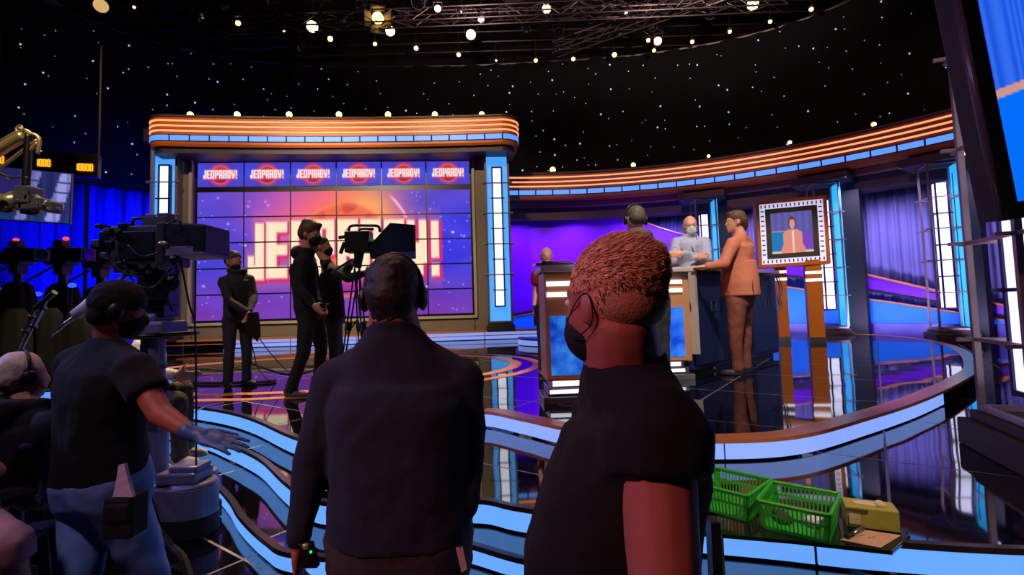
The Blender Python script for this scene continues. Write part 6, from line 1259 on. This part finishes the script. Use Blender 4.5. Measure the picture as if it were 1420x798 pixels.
# 9 --- camera operator
def Q(x, y, Y=5.7): return P(x, y, Y)
r, J, g, R3, S = human('camera operator in a black top and blue jeans with one arm on the tripod camera', Q(447, 343, 5.7), Z3, 1.72, math.radians(5), dict(sr=Q(462, 376, 5.5), er=Q(484, 386, 5.3), wr=Q(506, 379, 5.05), sl=Q(456, 374, 5.9), el=Q(478, 378, 5.5), wl=Q(488, 366, 5.15), nk=Q(452, 362), ch=Q(458, 390), ws=Q(462, 415), pv=Q(463, 438),
    hl=Q(464, 446, 5.8), hr=Q(463, 446, 5.6), kl=Q(468, 490, 5.8), kr=Q(464, 490, 5.6), al=Q(470, 530, 5.8), ar=Q(466, 532, 5.6)), head_yaw=.1, top=(20, 24, 22), bottom=mat('operator_jeans', (52, 78, 112), .85, bump=.15, bs=100, bd=.003), shoe=(24, 26, 40), hair=(60, 44, 34), mask=M['mask'], vox=.013, base=(Q(465, 530).x, 5.7, Z3))
# 10 --- man in red behind the left lectern
def Q(x, y, Y=6.3): return P(x, y, Y)
r, J, g, R3, S = human('smiling bald man in a dark red shirt standing behind the left lectern', Q(758, 356, 6.3), Z3, 1.62, math.radians(-88), dict(er=Q(743, 404, 6.3), wr=Q(741, 424, 6.2), sr=Q(743, 380, 6.3), sl=Q(775, 380, 6.3)), skin='skin2', top=mat('dark_red_shirt', (150, 20, 36), .8), top_sleeve='short', bottom=(22, 24, 40), shoe=(20, 20, 20), hair=(170, 110, 80), hair_style='bald', vox=.013, hs=1.05,
    hands=dict(r=dict(curl=.6)))
mb = MB(); mb.ell(g(.088, 0, -.060), (.008*S, .024*S, .006*S), R3); mb.build('smile', M['eye'], r)
hold('torch', 'black hand tool held by the man in red', 'tool', M['black'], Q(741, 424, 6.15), Q(743, 452, 6.15), .022)
# 11 --- man in the olive jacket
def Q(x, y, Y=4.6): return P(x, y, Y)
r, J, g, R3, S = human('man in an olive jacket and headset, back turned, beside the right lectern', Q(881, 305, 4.6), Z3, 1.84, math.radians(70), dict(nk=Q(887, 328), ch=Q(893, 355, 4.62), ws=Q(894, 385), pv=Q(896, 412), sl=Q(868, 340, 4.66), sr=Q(915, 344, 4.55), er=Q(924, 378, 4.62), wr=Q(921, 372, 4.95), el=Q(862, 372, 4.8), wl=Q(885, 385, 5.1)), skin='skin', bulk=1.14,
    top=mat('olive_jacket', (74, 62, 58), .8, bump=.15, bs=120, bd=.003), bottom=mat('dark_olive_trousers', (38, 40, 40), .85, bump=.2, bs=60, bd=.006), shoe=(20, 20, 20), hair=(76, 64, 50), hair_style='buzz', vox=.013, collar='hood', base=(Q(902, 500, 4.6).x, 4.6, Z3), eyes=False, head_yaw=math.radians(100))
headset(r, g, R3, S)
# 12 --- man with crossed arms and a pale mask
def Q(x, y, Y=6.3): return P(x, y, Y)
r, J, g, R3, S = human('man in a pale blue shirt and pale mask with crossed arms', Q(957, 314, 6.3), Z3, 1.92, math.radians(-100), dict(sr=Q(938, 337, 6.25), sl=Q(977, 336, 6.3), er=Q(934, 362, 6.1), el=Q(981, 360, 6.15), wr=Q(962, 357, 5.98), wl=Q(948, 352, 5.94), nk=Q(957, 329)), skin='skin2', top=mat('grey_blue_shirt', (168, 172, 200), .75, bump=.3, bs=14, bd=.012), bottom=(30, 34, 50), shoe=(20, 20, 20),
    hair=(140, 112, 92), hair_style='bald', mask=M['wmask'], vox=.012, collar='shirt', glasses=True, hands=dict(r=dict(d=(1, -.1, .1), n=(0, .8, -.3), curl=.4), l=dict(d=(-1, -.1, -.05), n=(0, 1, 0), curl=.5)))
mb = MB(); nk = J['nk']; mb.tube(spline([nk+Vector((-.06, -.05, .0)), nk+Vector((-.035, -.14, -.14)), nk+Vector((0, -.17, -.26)), nk+Vector((.035, -.14, -.14)), nk+Vector((.06, -.05, 0))], 5), .004, 5); mb.build('lanyard', M['black'], r)
# 13 --- contestant in the terracotta suit
def Q(x, y, Y=5.77): return P(x, y, Y)
suit = mat('terracotta_suit', (196, 116, 84), .75, bump=.12, bs=160, bd=.003); suit2 = mat('terracotta_trousers', (118, 64, 48), .75, bump=.15, bs=60, bd=.006)
r, J, g, R3, S = human('player in a terracotta suit with dark hair standing at the desk, hand on its top', Q(1020, 308, 5.77), Z3, 1.88, math.radians(150), dict(nk=Q(1026, 327), ch=Q(1025, 352), ws=Q(1026, 380), pv=Q(1026, 404), sl=Q(1016, 338, 5.62), sr=Q(1034, 336, 5.95), el=Q(1004, 366, 5.55), wl=Q(980, 370, 5.62), er=Q(1040, 372, 6.0), wr=Q(1010, 372, 6.15),
    hl=Q(1022, 420, 5.68), hr=Q(1030, 420, 5.86), kl=Q(1020, 464, 5.66), kr=Q(1033, 464, 5.85), al=Q(1023, 511, 5.7), ar=Q(1034, 508, 5.88)), head_yaw=math.radians(168), skin='skin2', bulk=1.16, top=suit, mat_extra='jacket', bottom=suit2, shoe=(20, 22, 44), hair=(92, 56, 34), hair_style='bun', vox=.012, glasses=True, skirt=.50, hs=.98, arm_k=1.0,
    base=(Q(1028, 512, 5.77).x, 5.77, Z3), hands=dict(l=dict(d=(-1, .12, -.05), n=(0, 0, -1), curl=.12), fl=(-.9, .4, 0), fr=(-.9, .4, 0)))
mb = MB(); c0 = (J['pv']+J['ws'])/2; 
def sk(z, w, d): return [Vector((c0.x+w*math.cos(q), 5.77+d*math.sin(q), z)) for q in (2*PI*i/28 for i in range(28))]
mb.loft([sk(Q(1026, 411).z, .20, .245), sk(Q(1026, 392).z, .198, .24), sk(Q(1026, 362).z, .185, .19)]); remesh(mb.build('jacket_skirt', suit, r), .014, 3, .012)
mb = MB(); a = Vector((c0.x+.03, 5.53, Q(1026, 409).z-.005)); mb.loft([[a+Vector((-.012, 0, 0)), a+Vector((.012, 0, 0)), a+Vector((.012, .03, 0)), a+Vector((-.012, .03, 0))], [a+Vector((-.002, .006, .17)), a+Vector((.002, .006, .17)), a+Vector((.002, .03, .17)), a+Vector((-.002, .03, .17))]]); mb.build('back_vent', M['brown'], r)
